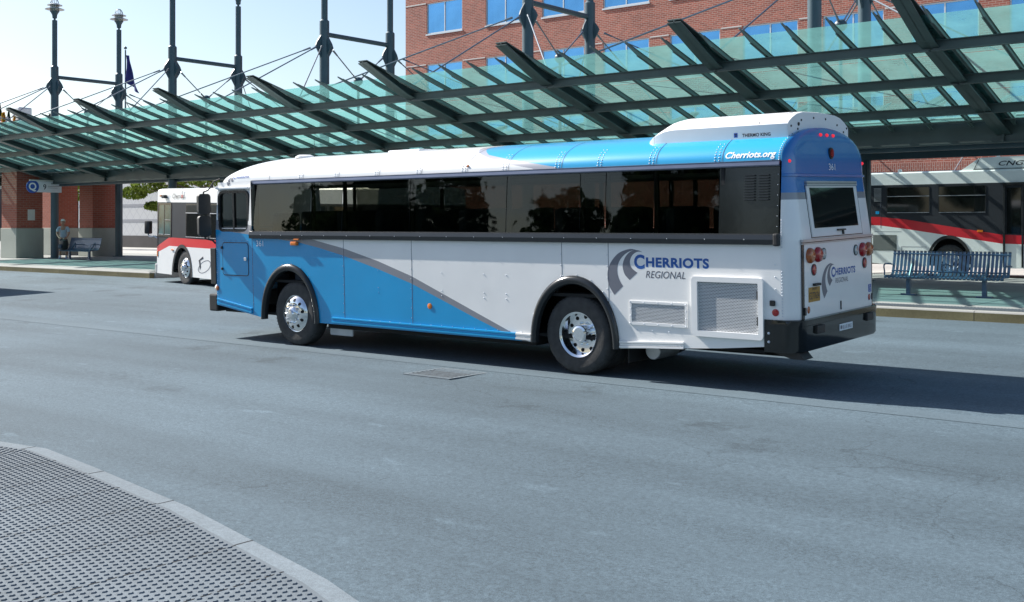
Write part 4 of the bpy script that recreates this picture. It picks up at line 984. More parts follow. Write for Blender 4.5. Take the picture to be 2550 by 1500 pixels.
city2=copy_tree(city); city2.location=(-42.5,13.0,.05); city2.rotation_euler=(0,0,0); city2['label']='white city bus beyond the left edge whose pointed shadow lies on the asphalt'

# gas bus on the far side of the canopy (rear at the left, doors to the right)
cng=thing('gas_bus','pale city bus with sloping red stripe and roof gas tanks behind the blue bench','bus',(-14.1,35.6,.36))
E2=12.1
def cx(x): return x+14.1
def cred(x): return (interp([(0,1.60),(.5,1.585),(1.3,1.48),(4.24,1.04),(5.0,1.02),(E2,1.0)],x),interp([(0,1.87),(.5,1.86),(1.3,1.78),(4.24,1.31),(5,1.29),(E2,1.28)],x))
CA=(2.69,.60,.40,.78)
def cf(x):
    z0=interp([(0,.40),(1.2,.30),(E2,.30)],x); q=arch(x,*CA)
    if q is not None: z0=q
    l,u=cred(x); l=max(l,z0); u=max(u,l); return [(z0,l,0),(l,u,1),(u,2.88,2),(2.88,3.24,0)]
for y,nm in ((0,'side_panel'),(2.59,'far_side_panel')):
    b=MB(); side_cols(b,0,E2,cf,lambda x,z:(x,y,z),.35,[CA[0]+CA[1]*math.cos(math.pi*k/24) for k in range(25)]+[.5,1.3,4.24]); b.build(nm,['cng_white','red_paint','bus_char'],cng,weld=True)
b=MB()
pr=[(0,3.24),(.03,3.27),(.25,3.30),(1.295,3.33)]; pr=pr+[(2.59-y,z) for y,z in pr[::-1][1:]]
for (y0,z0),(y1,z1) in zip(pr[:-1],pr[1:]): b.face([(0,y0,z0),(E2,y0,z0),(E2,y1,z1),(0,y1,z1)])
for x in (0,E2): b.face([(x,0,.4)]+[(x,y,z) for y,z in pr]+[(x,2.59,.4)])
b.build('roof',M['cng_white'],cng)
b=MB(); o1=[(2.99,3.27),(3.55,3.65),(4.1,3.67),(E2-1.5,3.67),(E2-1,3.30)]; b.prism(o1,.10,2.49,'xz'); tk=b.build('gas_tank_cover',M['cng_white'],cng)
b=MB(); b.face([(3.38,.095,3.28),(3.40,.095,3.28),(3.58,.095,3.65),(3.56,.095,3.65)]); b.box(3.4,E2-1.2,.08,.099,3.30,3.315); b.build('cover_seam',M['trim_black'],tk)
text('cover_lettering','CNG Clean Air',.20,lambda u,v:(4.12+u,.094,3.40+v),M['txt_black'],tk,shear=.3,offset=.002,width=2.1)
b=MB(); b.lathe([(.07,0),(.06,.08),(0,.10)],(1.05,.3,3.30),n=12); b.lathe([(.06,0),(.05,.06),(0,.07)],(4.0,.5,3.66),n=12); b.build('roof_vent',M['cng_white'],cng)
for x0,x1 in ((.72,2.10),(2.35,3.79)):
    b=MB(); frame_ring(b,rrect(x0,x1,1.98,2.82,.05),rrect(x0+.03,x1-.03,2.01,2.79,.04),-.01,0); wn=b.build('window',M['trim_black'],cng)
    b=MB(); b.face([(x0+.02,-.005,2.0),(x1-.02,-.005,2.0),(x1-.02,-.005,2.8),(x0+.02,-.005,2.8)]); b.build('pane',M['dark_glass'],wn)
    b=MB(); b.bev(x0+.02,x1-.02,-.02,-.006,2.50,2.52,.004); b.bev(x0+.02,x1-.02,-.02,-.006,1.985,1.998,.004); b.build('sash_rail',M['silver'],wn)
for k in range(4):
    x0=5.6+k*1.55; b=MB(); b.box(x0,x0+1.4,-.01,0,1.98,2.82); b.build('window',M['dark_glass'],cng)
dr=MB(); dr.bev(4.28,4.34,-.05,0,.33,2.86,.01); dr.bev(4.80,4.86,-.03,0,.33,2.86,.01); dr.bev(5.34,5.42,-.05,0,.33,2.86,.01); dr.box(4.28,5.42,-.04,0,2.80,2.88); dr=dr.build('door',M['trim_black'],cng)
for x0 in (4.36,4.88):
    b=MB(); b.box(x0+.02,x0+.42,-.012,-.004,1.34,2.72); b.build('door_glass',M['dark_glass'],dr)
b=MB(); b.face([(.28,-.006,.78),(1.05,-.006,.78),(1.05,-.006,1.28),(.28,-.006,1.28)]); b.build('engine_grille',M['perf_dark'],cng)
b=MB()
for k in range(12): b.box(.31,.55,-.012,0,2.36+k*.037,2.375+k*.037)
b.build('air_vent',M['galv'],cng,kind='stuff')
b=MB(); b.box(.53,.54,-.004,0,1.5,2.86); b.box(1.2,2.0,-.004,0,.905,.915); b.box(1.2,1.21,-.004,0,.45,.905); b.box(.3,1.2,-.004,0,1.385,1.392); b.build('panel_gaps',M['drip'],cng)
b=MB(); b.bev(3.53,3.70,-.035,0,1.38,1.45,.012); b.build('marker_lamp',M['amber'],cng)
b=MB(); b.box(.36,.48,-.004,0,1.95,2.04); b.build('blue_decal',M['blue'],cng)
b=MB()
for k in range(24):
    q=[]
    for kk,s_ in ((k,1.0),(k+1,1.0),(k+1,1.13),(k,1.13)):
        tt=math.pi*kk/24; q.append((CA[0]+CA[1]*math.cos(tt)*s_,-.02,CA[2]+CA[3]*abs(math.sin(tt))**(2/2.15)*s_))
    b.face(q)
b.build('wheel_arch_trim',M['black'],cng)
b=MB(); b.box(.1,E2-.1,.15,2.4,.34,.40); b.box(1.5,4.0,.7,.75,.3,1.3); b.build('underbody',M['dark'],cng)
wheel(cng,2.69,.06,.48,True,False,.48); wheel(cng,9.4,.06,.48,False,False,.48)

# ---------------------------------------------------------------- glass canopy
K=4.645; X0=-7.40; PIT=.276
def ztop(Y): return 6.20-PIT*(Y-20.18)
def canopy(name,label,mir,i0,i1,detail):
    """front wing rises towards the camera; mir builds the mirrored far wing"""
    t=thing(name,label,'canopy',(0,0,0))
    fy=(lambda y:57.5-y) if mir else (lambda y:y)
    xa,xb=X0+i0*K,X0+i1*K
    # main ribs: tapered I-sections
    prof_top=[(20.18,ztop(20.18)),(27.0,ztop(27.0))]
    bot=[(20.18,6.145),(20.6,5.955),(21.2,5.68),(21.68,5.47),(23.3,5.00),(24.92,4.54),(25.9,4.27),(27.0,3.98)]
    b=MB()
    out=[(20.18,ztop(20.18)),(27.0,ztop(27.0))]+bot[::-1]
    b.prism([(fy(y),z) for y,z in out],-.012,.012,'yz')
    def strip(pl,hw,th,up):
        for (y0,z0),(y1,z1) in zip(pl[:-1],pl[1:]):
            for zz0,zz1 in (((z0),(z1)),((z0+th),(z1+th))): b.face([(-hw,fy(y0),zz0),(hw,fy(y0),zz0),(hw,fy(y1),zz1),(-hw,fy(y1),zz1)])
            for sx in (-hw,hw): b.face([(sx,fy(y0),z0),(sx,fy(y1),z1),(sx,fy(y1),z1+th),(sx,fy(y0),z0+th)])
        y0,z0=pl[0]; b.face([(-hw,fy(y0),z0),(hw,fy(y0),z0),(hw,fy(y0),z0+th),(-hw,fy(y0),z0+th)])
    strip(prof_top,.16,.025,1); strip(bot,.165,.022,0)
    rm=b.mesh('rib',M['steel'])
    for i in range(i0,i1+1): link('rib',rm,t,None,(X0+i*K,0,0))
    # purlins, one per bay so that they butt against the ribs
    for y in (22.0,23.72,25.4):
        b=MB(); z=ztop(y)-.17; Y=fy(y); h=.205
        b.box(.02,K-.02,Y-.006,Y+.006,z-h,z); b.box(.02,K-.02,Y-.065,Y+.065,z-.016,z-.0005); b.box(.02,K-.02,Y-.065,Y+.065,z-h,z-h+.016)
        me=b.mesh('purlin',M['steel'])
        for i in range(i0,i1): link('purlin',me,t,None,(X0+i*K,0,0))
    # rafters: T bars with sharpened noses
    b=MB(); d=.11
    pl=[(20.78,ztop(20.78)-.035),(26.85,ztop(26.85)-.035)]
    b.prism([(fy(y),z) for y,z in [(20.78,ztop(20.78)-.03),(26.85,ztop(26.85)-.03),(26.85,ztop(26.85)-.03-d),(21.3,ztop(21.3)-.03-d),(21.12,ztop(21.12)-.03-d*.75),(20.78,ztop(20.78)-.06)]],-.012,.012,'yz')
    q=[(21.3,ztop(21.3)-.03-d),(26.85,ztop(26.85)-.03-d)]
    b.face([(-.038,fy(q[0][0]),q[0][1]),(.038,fy(q[0][0]),q[0][1]),(.038,fy(q[1][0]),q[1][1]),(-.038,fy(q[1][0]),q[1][1])])
    b.face([(-.035,fy(20.95),ztop(20.95)-.029),(.035,fy(20.95),ztop(20.95)-.029),(.035,fy(26.85),ztop(26.85)-.029),(-.035,fy(26.85),ztop(26.85)-.029)])
    me=b.mesh('rafter',M['rafter'])
    ps=.929; n=int((xb-xa)/ps)
    for k in range(n+1): link('rafter',me,t,None,(xa+.25+ps*k,0,0))
    # glass panes
    rows=((21.2,23.03),(23.045,24.95),(24.965,26.8)) if detail else ((21.2,26.8),)
    for y0,y1 in rows:
        b=MB(); A=[(.008,fy(y0),ztop(y0)-.024),(ps-.008,fy(y0),ztop(y0)-.024),(ps-.008,fy(y1),ztop(y1)-.024),(.008,fy(y1),ztop(y1)-.024)]
        B_=[(x,y,z+.012) for x,y,z in A]; b.face(A)
        me=b.mesh('glass_pane',M['canopy_glass'] if detail else M['back_glass'])
        for k in range(n): link('glass_pane',me,t,None,(xa+.25+ps*k,0,0))
    # gutter beam with stiffeners
    Y=27.05
    s_=1
    b=MB(); z0,z1=3.86,4.40
    b.box(xa-1,xb+1,min(fy(26.90),fy(26.92)),max(fy(26.90),fy(26.92)),z0,z1)
    b.box(xa-1,xb+1,min(fy(26.80),fy(27.00)),max(fy(26.80),fy(27.00)),z0-.025,z0-.0005); b.box(xa-1,xb+1,min(fy(26.80),fy(27.00)),max(fy(26.80),fy(27.00)),z1+.0005,z1+.03)
    b.build('gutter_beam',M['steel'],t)
    b=MB(); b.box(xa-1,xb+1,min(fy(27.2),fy(27.34)),max(fy(27.2),fy(27.34)),3.74,3.92); b.build('lower_beam',M['mast'],t)
    b=MB(); b.box(-.012,.012,min(fy(26.81),fy(26.895)),max(fy(26.81),fy(26.895)),z0+.005,z1-.005); me=b.mesh('stiffener',M['steel'])
    for i in range(i0,i1+1): link('stiffener',me,t,None,(X0+i*K,0,0))
    return t
front=canopy('glass_canopy','green steel and glass canopy wing rising towards the road over the near kerb',False,-10,2,True)
back=canopy('glass_canopy','far mirrored canopy wing seen through the near glass over the gas bus',True,-7,2,False)
b=MB(); xa,xb=X0-10*K-1,X0+2*K+1; b.box(xa,xb,27.02,30.5,4.34,4.40); b.build('gutter_deck',M['roof_deck'],front)
cm=MB().box(-.10,.10,27.36,30.14,3.92,4.2).mesh('cross_beam',M['steel'])
for i in range(-10,3): link('cross_beam',cm,front,None,(X0+i*K,0,0))
tb=MB(); tb.bev(.35,K-.35,26.52,26.60,4.40,4.45,.01); tb=tb.mesh('strip_light',M['tube'])
ld=MB(); ld.box(.15,K-.15,26.30,26.78,4.325,4.335); ld=ld.mesh('light_shelf',M['roof_deck'])
for i in range(-10,2): link('strip_light',tb,front,None,(X0+i*K,0,0)); link('light_shelf',ld,front,None,(X0+i*K,0,0))

# ---------------------------------------------------------------- mast pairs with cables and lanterns
def mast_pair(label,X):
    t=thing('canopy_mast',label,'mast',(X,27.1,ZP),group='pairs of masts along the canopy')
    for dy in (0,3.3):
        b=MB(); b.tube((0,dy,0),(0,dy,8.84),.175,n=20); b.tube((0,dy,8.84),(0,dy,8.90),.175,.12,n=20,cap=False); b.tube((0,dy,8.90),(0,dy,11.0),.118,n=20); b.tube((0,dy,0),(0,dy,.03),.30,n=20)
        if dy: b.tube((.2,dy-.2,0),(.2,dy-.2,4.0),.04,n=8)
        b.build('pole',M['mast'],t,smooth=40)
        b=MB(); z=11.0
        b.tube((0,dy,z),(0,dy,z+.12),.05,n=12); b.lathe([(.10,.10),(.115,.25),(.17,.36),(.21,.40),(.21,.42),(0,.42)],(0,dy,z),n=18); lb_=b.build('lantern',M['mast'],t,smooth=40)
        b=MB(); b.lathe([(.16,.43),(.16,.62),(.155,.78),(0,.78)],(0,dy,z),n=16); b.build('diffuser',M['lamp_white'],lb_,smooth=40)
        b=MB(); b.lathe([(.17,.56),(.43,.50),(.43,.515),(.17,.60)],(0,dy,z),n=20); b.lathe([(.16,.73),(.34,.69),(.34,.705),(.16,.77)],(0,dy,z),n=20)
        b.build('shade',M['galv'],lb_,smooth=40)
        b=MB()
        for k in range(6):
            a=math.pi*k/6; pts=[]
            for j in range(9):
                q=math.pi*j/8; pts.append((math.cos(a)*.19*math.cos(q),dy+math.sin(a)*.19*math.cos(q),z+.72+.30*math.sin(q)))
            b.path([(pts[0][0],pts[0][1],z+.42)]+pts+[(pts[-1][0],pts[-1][1],z+.42)],.008,4)
        b.build('cage',M['mast'],lb_)
        # cable plates: diamond gussets
        b=MB(); zc=7.93
        dm=[(-.42,0),(-.36,.14),(-.17,.40),(.17,.40),(.36,.14),(.42,0),(.36,-.12),(.17,-.42),(-.17,-.42),(-.36,-.12)]
        b.prism([(dy+u,zc+v) for u,v in dm],-.02,.02,'yz'); b.prism([(u*.9,zc+v*.8) for u,v in dm],dy-.018,dy+.018,'xz'); b.build('gusset_plate',M['mast'],t)
    b=MB(); b.tube((0,.12,8.38),(0,3.18,8.38),.085,n=14); b.build('cross_bar',M['mast'],t,smooth=40)
    zc=7.93
    def cable(p0,p1,r=.022):
        p0,p1=Vector(p0),Vector(p1); d=(p1-p0).normalized(); b=MB(); b.tube(p0+d*.05,p1,r,n=6); b.tube(p0,p0+d*.28,.038,.03,n=6); b.tube(p1-d*.22,p1,.03,.038,n=6); b.build('cable',M['cable'],t)
    zr=ztop(22.0)-ZP+.05
    for dx in (-K,0,K): cable((.3*(dx>0)-.3*(dx<0),-.38,zc-.05),(dx,22.0-27.1,zr)); cable((.3*(dx>0)-.3*(dx<0),3.3+.38,zc-.05),(dx,35.5-27.1,zr))
    cable((0,.40,zc-.08),(0,1.55,6.92)); cable((0,2.90,zc-.08),(0,1.75,6.92))
    b=MB(); b.lathe([(0,-.16),(.10,-.14),(.17,-.05),(.17,.05),(.10,.14),(0,.16)],(0,1.65,6.85),n=16); b.tube((0,1.65,3.98),(0,1.65,6.75),.05,n=10); b.build('cable_node',M['mast'],t,smooth=50)
    return t
names=['leftmost mast pair with lanterns, beside the brick piers and the round route sign','second mast pair from the left, right of the drooping flag','middle mast pair, left of the brick building corner','fourth mast pair from the left, in front of the brick office windows','rightmost mast pair rising behind the bus roof unit']
for k,l in enumerate(names): mast_pair(l,X0-9*K+2*K*k)

# ---------------------------------------------------------------- brick office building
BY=53.0; HB=26
bd=thing('office_building','red brick office building with blue glass window pairs behind the canopy','building',(0,BY,0))
wx=[(-50.05,-46.99)]+[(-45.04+4.385*k,-45.04+4.385*k+3.06) for k in range(13)]
floors=[(6.35,8.37),(10.30,12.31),(14.26,16.26),(18.2,20.2)]
XA,XBd=-51.95,16
b=MB()
zc=sorted(set([4.87]+[v for f in floors for v in f]+[HB])); zc=[z for z in zc]
prev=4.87
def wallrow(z0,z1,openings):
    x=XA
    for a,c in openings:
        b.face([(x,0,z0),(a,0,z0),(a,0,z1),(x,0,z1)]); x=c
    b.face([(x,0,z0),(XBd,0,z0),(XBd,0,z1),(x,0,z1)])
for z0,z1 in floors: wallrow(prev,z0,[]); wallrow(z0,z1,wx); prev=z1
wallrow(prev,HB,[]); wallrow(.33,4.48,[])
b.face([(XA,0,.33),(XA,25,.33),(XA,25,HB),(XA,0,HB)])
for z0,z1 in floors:
    for a,c in wx:
        for q in (((a,z0),(c,z0)),((c,z0),(c,z1)),((c,z1),(a,z1)),((a,z1),(a,z0))): b.face([(q[0][0],0,q[0][1]),(q[1][0],0,q[1][1]),(q[1][0],.16,q[1][1]),(q[0][0],.16,q[0][1])])
b.build('wall',M['brick'],bd)
b=MB(); b.box(XA-.01,XBd,-.03,.02,4.48,4.87); b.build('soldier_course',M['soldier'],bd)
b=MB(); b.box(XA,XBd,0.2,25,HB-.02,HB+.3); b.build('roof',M['far_roof'],bd)
for z in (12.31,16.26,20.2):
    x=XA-.02
    for a,c in wx: MB().box(x,a-.06,-.02,.02,z-.03,z+.04).build('stone_band',M['stone'],bd); x=c+.06
w3=3.06
fm=MB()
for x0,x1,z0,z1 in ((0,w3,0,.07),(0,w3,1.93,2.0),(0,.06,.07,1.93),(w3-.06,w3,.07,1.93),(w3/2-.035,w3/2+.035,.07,1.93)): fm.box(x0,x1,.05,.13,z0,z1)
fm=fm.mesh('window',M['win_frame'])
pmn=MB().box(.06,w3/2-.035,.09,.10,.07,1.93).mesh('pane',M['win_pane'])
smn=MB().box(-.05,w3+.05,-.05,.06,-.09,-.002).mesh('sill',M['win_frame'])
for z0,z1 in floors[:3]:
    for a,c in wx:
        o=link('window',fm,bd,None,(a,0,z0+.005)); link('pane',pmn,o); link('pane',pmn,o,None,(w3/2-.025,0,0)); link('sill',smn,o)
# entrance awning rods behind the gas bus
b=MB()
for k in range(6): 
    x=-20.6+k*4.4; b.tube((x,-.02,5.35),(x-.0,-2.6,3.9),.035,n=6)
aw=b.build('awning_rods',M['galv'],bd); 
b=MB(); b.box(-24,6,-2.7,-.05,3.75,3.9); b.build('awning',M['steel'],bd)

# ---------------------------------------------------------------- brick piers, left
def pier(label,x0,x1,y0,y1,h):
    t=thing('brick_pier',label,'pier',((x0+x1)/2,(y0+y1)/2,ZP),group='brick piers with concrete bases')
    hx,hy=(x1-x0)/2,(y1-y0)/2
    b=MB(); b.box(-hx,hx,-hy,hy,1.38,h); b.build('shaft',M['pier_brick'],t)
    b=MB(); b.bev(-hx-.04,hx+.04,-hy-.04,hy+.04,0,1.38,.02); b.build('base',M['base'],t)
    return t
pA=pier('brick pier nearest the left edge, left of the round route sign',-51.6,-50.2,25.8,27.05,5.1)
pier('brick pier partly behind the leftmost mast, behind the standing man',-55.4,-54.0,29.7,31.0,5.1)
pier('brick pier behind the left bench, right of the narrow gap with leaves',-51.4,-50.2,29.6,31.0,5.1)
b=MB(); b.box(-55.4,-50.2,25.8,27.05,5.53,6.3); b.box(-55.4,-50.2,29.6,31,5.53,6.3)
b.build('brick_lintel',M['pier_brick'],pA).location=(50.9,-26.425,-ZP)
b=MB(); b.box(.701,.703,-.1,.25,1.75,2.25); b.build('notice',M['paper'],pA)

# route sign on the first mast
sg=thing('route_sign','white stop sign with blue round Q badge and number 9 on the leftmost mast','sign',(-49.0,26.4,3.45))
b=MB(); b.bev(-.02,.02,-.52,.92,0,.50,.008); b.build('panel',M['sign_white'],sg)
b=MB(); b.bev(-.045,.045,-.62,.96,.505,.565,.01); b.build('top_rail',M['tube'],sg)
b=MB(); b.lathe([(0,.022),(.295,.022),(.295,-.022),(0,-.022)],(0,-.47,.25),axis='x',n=28); b.build('badge',M['sign_blue'],sg)
text('badge_letter','Q',.46,lambda u,v:(.028,-.665+u,.10+v),M['txt_white'],sg,offset=.012,width=.36)
text('route_number','9',.34,lambda u,v:(.024,.02+u,.13+v),M['txt_black'],sg,offset=.003)
b=MB(); b.box(.0205,.022,.25,.80,.27,.29); b.box(.0205,.022,.25,.72,.20,.215); b.build('small_print',M['logo_grey'],sg)

# ---------------------------------------------------------------- benches
def bench(label,X,Y):
    t=thing('bench',label,'bench',(X,Y,ZP),group='blue metal strap benches')
    n=30; Lb=2.5; sw_=.058
    # strap profile in (y,z): back top -> seat -> rolled front edge
    pr=[(.36,.965),(.385,.955),(.375,.90),(.30,.62),(.26,.50),(.22,.445),(.15,.425),(-.10,.43),(-.18,.425),(-.215,.40),(-.205,.375)]
    b=MB()
    for (y0,z0),(y1,z1) in zip(pr[:-1],pr[1:]):
        d=Vector((y1-y0,z1-z0)).normalized(); nx,nz=-d.y*.006,d.x*.006
        for s_ in (1,-1): b.face([(-sw_/2,y0+nx*s_,z0+nz*s_),(sw_/2,y0+nx*s_,z0+nz*s_),(sw_/2,y1+nx*s_,z1+nz*s_),(-sw_/2,y1+nx*s_,z1+nz*s_)])
        for sx in (-sw_/2,sw_/2): b.face([(sx,y0+nx,z0+nz),(sx,y1+nx,z1+nz),(sx,y1-nx,z1-nz),(sx,y0-nx,z0-nz)])
    me=b.mesh('slat',M['bench'])
    for k in range(n): link('slat',me,t,None,(-Lb/2+sw_/2+k*(Lb-sw_)/(n-1),0,0))
    b=MB(); 
    for y,z in ((.365,.90),(.262,.52),(-.17,.405)): b.tube((-Lb/2,y,z),(Lb/2,y,z),.017,n=8)
    b.build('support_rail',M['bench'],t)
    for x in (-.80,.80):
        b=MB(); b.bev(x-.045,x+.045,-.0,.10,.02,.40,.012); b.bev(x-.05,x+.05,-.20,.28,.385,.415,.01); b.tube((x,.10,.40),(x,.33,.75),.025,n=8); b.bev(x-.16,x+.16,-.02,.12,0,.035,.01); b.build('leg',M['bench'],t)
    for x in (-Lb/2-.02,0,Lb/2+.02):
        b=MB(); b.path([(x,.31,.66),(x,.20,.68),(x,-.10,.68),(x,-.16,.655),(x,-.165,.60),(x,-.13,.52),(x,-.13,.43)],.016,8); b.build('armrest',M['bench'],t,smooth=50)
    return t
bench('blue metal strap bench on the pavement in front of the gas bus',-7.98,24.62)
bench('blue metal strap bench beside the standing man at the left',-45.85,26.35)

# ---------------------------------------------------------------- bag on the bench, person
bag=thing('backpack','black backpack on the left bench under the man\'s hands','bag',(-46.82,26.20,ZP+.44))
b=MB(); b.bev(-.20,.20,-.13,.13,0,.42,.08); b.build('body',M['black'],bag,smooth=50)
b=MB(); b.bev(-.15,.15,-.19,-.125,.04,.24,.03); b.build('pocket',M['shorts'],bag,smooth=50)
b=MB(); b.path([(-.05,0,.41),(-.05,0,.47),(.05,0,.47),(.05,0,.41)],.012,6); b.build('handle',M['black'],bag)
def skin_mesh(name,joints,edges,mat,parent,sub=2,root=0):
    me=bpy.data.meshes.new(name); me.from_pydata([j[0] for j in joints],edges,[]); me.materials.append(mat)
    o=bpy.data.objects.new(name,me); COL.objects.link(o)
    sk=o.modifiers.new('s','SKIN'); sk.use_smooth_shade=True; sk.branch_smoothing=.6
    if not me.skin_vertices:
        bm=bmesh.new(); bm.from_mesh(me); bm.verts.layers.skin.verify(); bm.to_mesh(me); bm.free()
    for k,j in enumerate(joints):
        r=j[1]; me.skin_vertices[0].data[k].radius=r if isinstance(r,tuple) else (r,r); me.skin_vertices[0].data[k].use_root=(k==root)
    sb=o.modifiers.new('b','SUBSURF'); sb.levels=sub; sb.render_levels=sub
    bpy.context.view_layer.update()
    m2=bpy.data.meshes.new_from_object(o.evaluated_get(bpy.context.evaluated_depsgraph_get())); m2.name=name
    if not m2.materials: m2.materials.append(mat)
    for p in m2.polygons: p.use_smooth=True
    bpy.data.objects.remove(o)
    return link(name,m2,parent)
# local frame: +x is where he faces; he stoops over the bag with both hands on it
man=thing('person','grey-haired person in pale polo shirt and navy shorts stooping over a bag','person',(-47.32,26.48,ZP),(0,0,R(-35)))
J=[((-.05,0,.96),(.15,.12)),((-.01,0,1.12),(.14,.11)),((.06,0,1.30),(.16,.12)),((.10,0,1.43),(.13,.10)),((.16,0,1.50),(.055,.055)),((.21,0,1.56),(.07,.06)),((.235,0,1.65),(.10,.085)),((.225,0,1.73),(.075,.07)),
 ((-.05,.10,.90),(.10,.09)),((.02,.12,.50),(.062,.06)),((-.03,.13,.12),(.042,.042)),((-.03,.13,.05),(.05,.045)),((.14,.15,.03),(.045,.03)),
 ((-.05,-.10,.90),(.10,.09)),((.0,-.13,.50),(.062,.06)),((-.06,-.15,.12),(.042,.042)),((-.06,-.15,.05),(.05,.045)),((.11,-.18,.03),(.045,.03)),
 ((.09,.19,1.42),(.065,.06)),((.16,.25,1.15),(.045,.045)),((.36,.18,.98),(.032,.03)),((.44,.13,.93),(.04,.026)),
 ((.09,-.19,1.42),(.065,.06)),((.16,-.26,1.15),(.045,.045)),((.36,-.16,.98),(.032,.03)),((.44,-.11,.93),(.04,.026))]
Ed=[(0,1),(1,2),(2,3),(3,4),(4,5),(5,6),(6,7),(0,8),(8,9),(9,10),(10,11),(11,12),(0,13),(13,14),(14,15),(15,16),(16,17),(3,18),(18,19),(19,20),(20,21),(3,22),(22,23),(23,24),(24,25)]
# fingers
for base,sgn in ((21,1),(25,-1)):
    bx,by,bz=J[base][0]
    for q,(dy,L_) in enumerate(((-.030,.065),(-.010,.078),(.010,.072),(.030,.058))):
        i=len(J); J.append(((bx+.045,by+dy,bz-.005),.0095)); J.append(((bx+.045+L_*.55,by+dy,bz-.02),.009)); J.append(((bx+.045+L_*.75,by+dy,bz-.055),.0075)); Ed+=[(base,i),(i,i+1),(i+1,i+2)]
    i=len(J); J.append(((bx+.005,by-sgn*.045,bz-.01),.012)); J.append(((bx+.045,by-sgn*.06,bz-.035),.0095)); Ed+=[(base,i),(i,i+1)]
skin_mesh('body',J,Ed,M['skin'],man)
Sh=[((-.05,0,.93),(.165,.135)),((-.01,0,1.12),(.165,.13)),((.06,0,1.30),(.18,.14)),((.10,0,1.42),(.15,.115)),((.135,0,1.475),(.075,.07)),((.09,.19,1.42),(.085,.08)),((.145,.245,1.20),(.075,.07)),((.09,-.19,1.42),(.085,.08)),((.145,-.25,1.20),(.075,.07))]
skin_mesh('polo_shirt',Sh,[(0,1),(1,2),(2,3),(3,4),(3,5),(5,6),(3,7),(7,8)],M['shirt'],man)
St=[((-.05,0,.98),(.165,.135)),((-.05,.0,.90),(.16,.14)),((-.045,.11,.82),(.115,.11)),((.01,.125,.55),(.095,.09)),((-.045,-.11,.82),(.115,.11)),((-.005,-.135,.55),(.095,.09))]
skin_mesh('shorts',St,[(0,1),(1,2),(2,3),(1,4),(4,5)],M['shorts'],man)
for (x,y) in ((-.03,.13),(-.06,-.15)):
    b=MB(); b.bev(x-.09,x+.21,y-.055,y+.055,0,.085,.035); b.build('shoe',M['shoe'],man,smooth=60)
    b=MB(); b.tube((x,y,.08),(x,y,.17),.054,n=12); b.build('sock',M['sock'],man,smooth=60)
b=MB(); b.lathe([(.0,.125),(.05,.118),(.092,.07),(.104,.01),(.100,-.05),(.085,-.08)],(.195,0,1.68),n=18,a0=R(70),a1=R(290)); b.lathe([(.0,.123),(.05,.114),(.09,.07),(.098,.035)],(.20,0,1.68),n=18,a0=R(-75),a1=R(75)); b.build('hair',M['hair'],man,smooth=60)
b=MB(); 
for s_ in (1,-1):
    b.lathe([(0,.012),(.010,.006),(.012,-.004),(0,-.010)],(.303,s_*.034,1.665),axis='x',n=8); b.bev(.20,.235,s_*.088-.012,s_*.088+.012,1.63,1.69,.008)
b.build('eyes_and_ears',M['skin'],man,smooth=60)
b=MB(); b.bev(.295,.335,-.014,.014,1.62,1.66,.008); b.bev(.295,.31,-.028,.028,1.590,1.603,.004); b.build('nose_and_mouth',M['skin'],man,smooth=60)

# ---------------------------------------------------------------- trees and shrubs
def leaf_cloud(n,blobs,size,rnd,flat=.6):
    b=MB()
    for k in range(n):
        c,r=rnd.choice(blobs)
        while True:
            v=Vector((rnd.uniform(-1,1),rnd.uniform(-1,1),rnd.uniform(-1,1)))
            if .25<v.length<1: break
        v=v.normalized()*(v.length**.45)
        p=Vector(c)+Vector((v.x*r[0],v.y*r[1],v.z*r[2]))
        s_=size*rnd.uniform(.6,1.3)
        a=Vector((rnd.gauss(0,1),rnd.gauss(0,1),rnd.gauss(0,flat))).normalized(); q=a.orthogonal().normalized(); q.rotate(Matrix.Rotation(rnd.uniform(0,6.28),3,a)); o=a.cross(q)
        b.face([p-q*s_,p-o*s_*.45,p+q*s_*.9,p+o*s_*.45])
    return b
def tree(label,loc,h,blobs,n,size,lm,group=None,trunk=.16,seed=1,name='broadleaf_tree'):
    rnd=random.Random(seed); t=thing(name,label,'tree',loc,group=group)
    b=MB(); top=(rnd.uniform(-.15,.15),rnd.uniform(-.15,.15),h*.55); b.tube((0,0,0),(top[0]*.5,top[1]*.5,h*.28),trunk,trunk*.8,n=10); b.tube((top[0]*.5,top[1]*.5,h*.28),top,trunk*.8,trunk*.5,n=10)
    for c,r in blobs: 
        m_=(Vector(top)+Vector(c))*.5; m_.z-=.15*h*.3; st_=Vector((top[0]*.6,top[1]*.6,h*rnd.uniform(.28,.5)))
        b.tube(st_,m_,trunk*.42,trunk*.28,n=6); b.tube(m_,c,trunk*.28,trunk*.08,n=6)
    b.build('trunk',M['bark'],t,smooth=50)
    leaf_cloud(n,blobs,size,rnd).build('crown',lm,t)
    return t
tree('leafy street tree showing above the white city bus, in front of the pale patterned wall',(-53.6,39.0,.33),8.5,
  [((-5.6,-.6,4.0),(1.1,.8,.5)),((-6.6,-.8,3.55),(.9,.7,.4)),((-4.4,0,4.3),(1.3,1,.55)),((-2.5,.2,4.5),(1.6,1.2,.6)),((-.4,0,4.5),(1.6,1.3,.7)),((-5.0,-.4,2.75),(.9,.5,.25)),((1.6,.3,4.5),(1.6,1.1,.8)),((-3.4,.3,3.5),(1.2,.8,.5)),((-.5,0,5.8),(3.0,1.5,.9))],5200,.13,M['leaf'],seed=3)
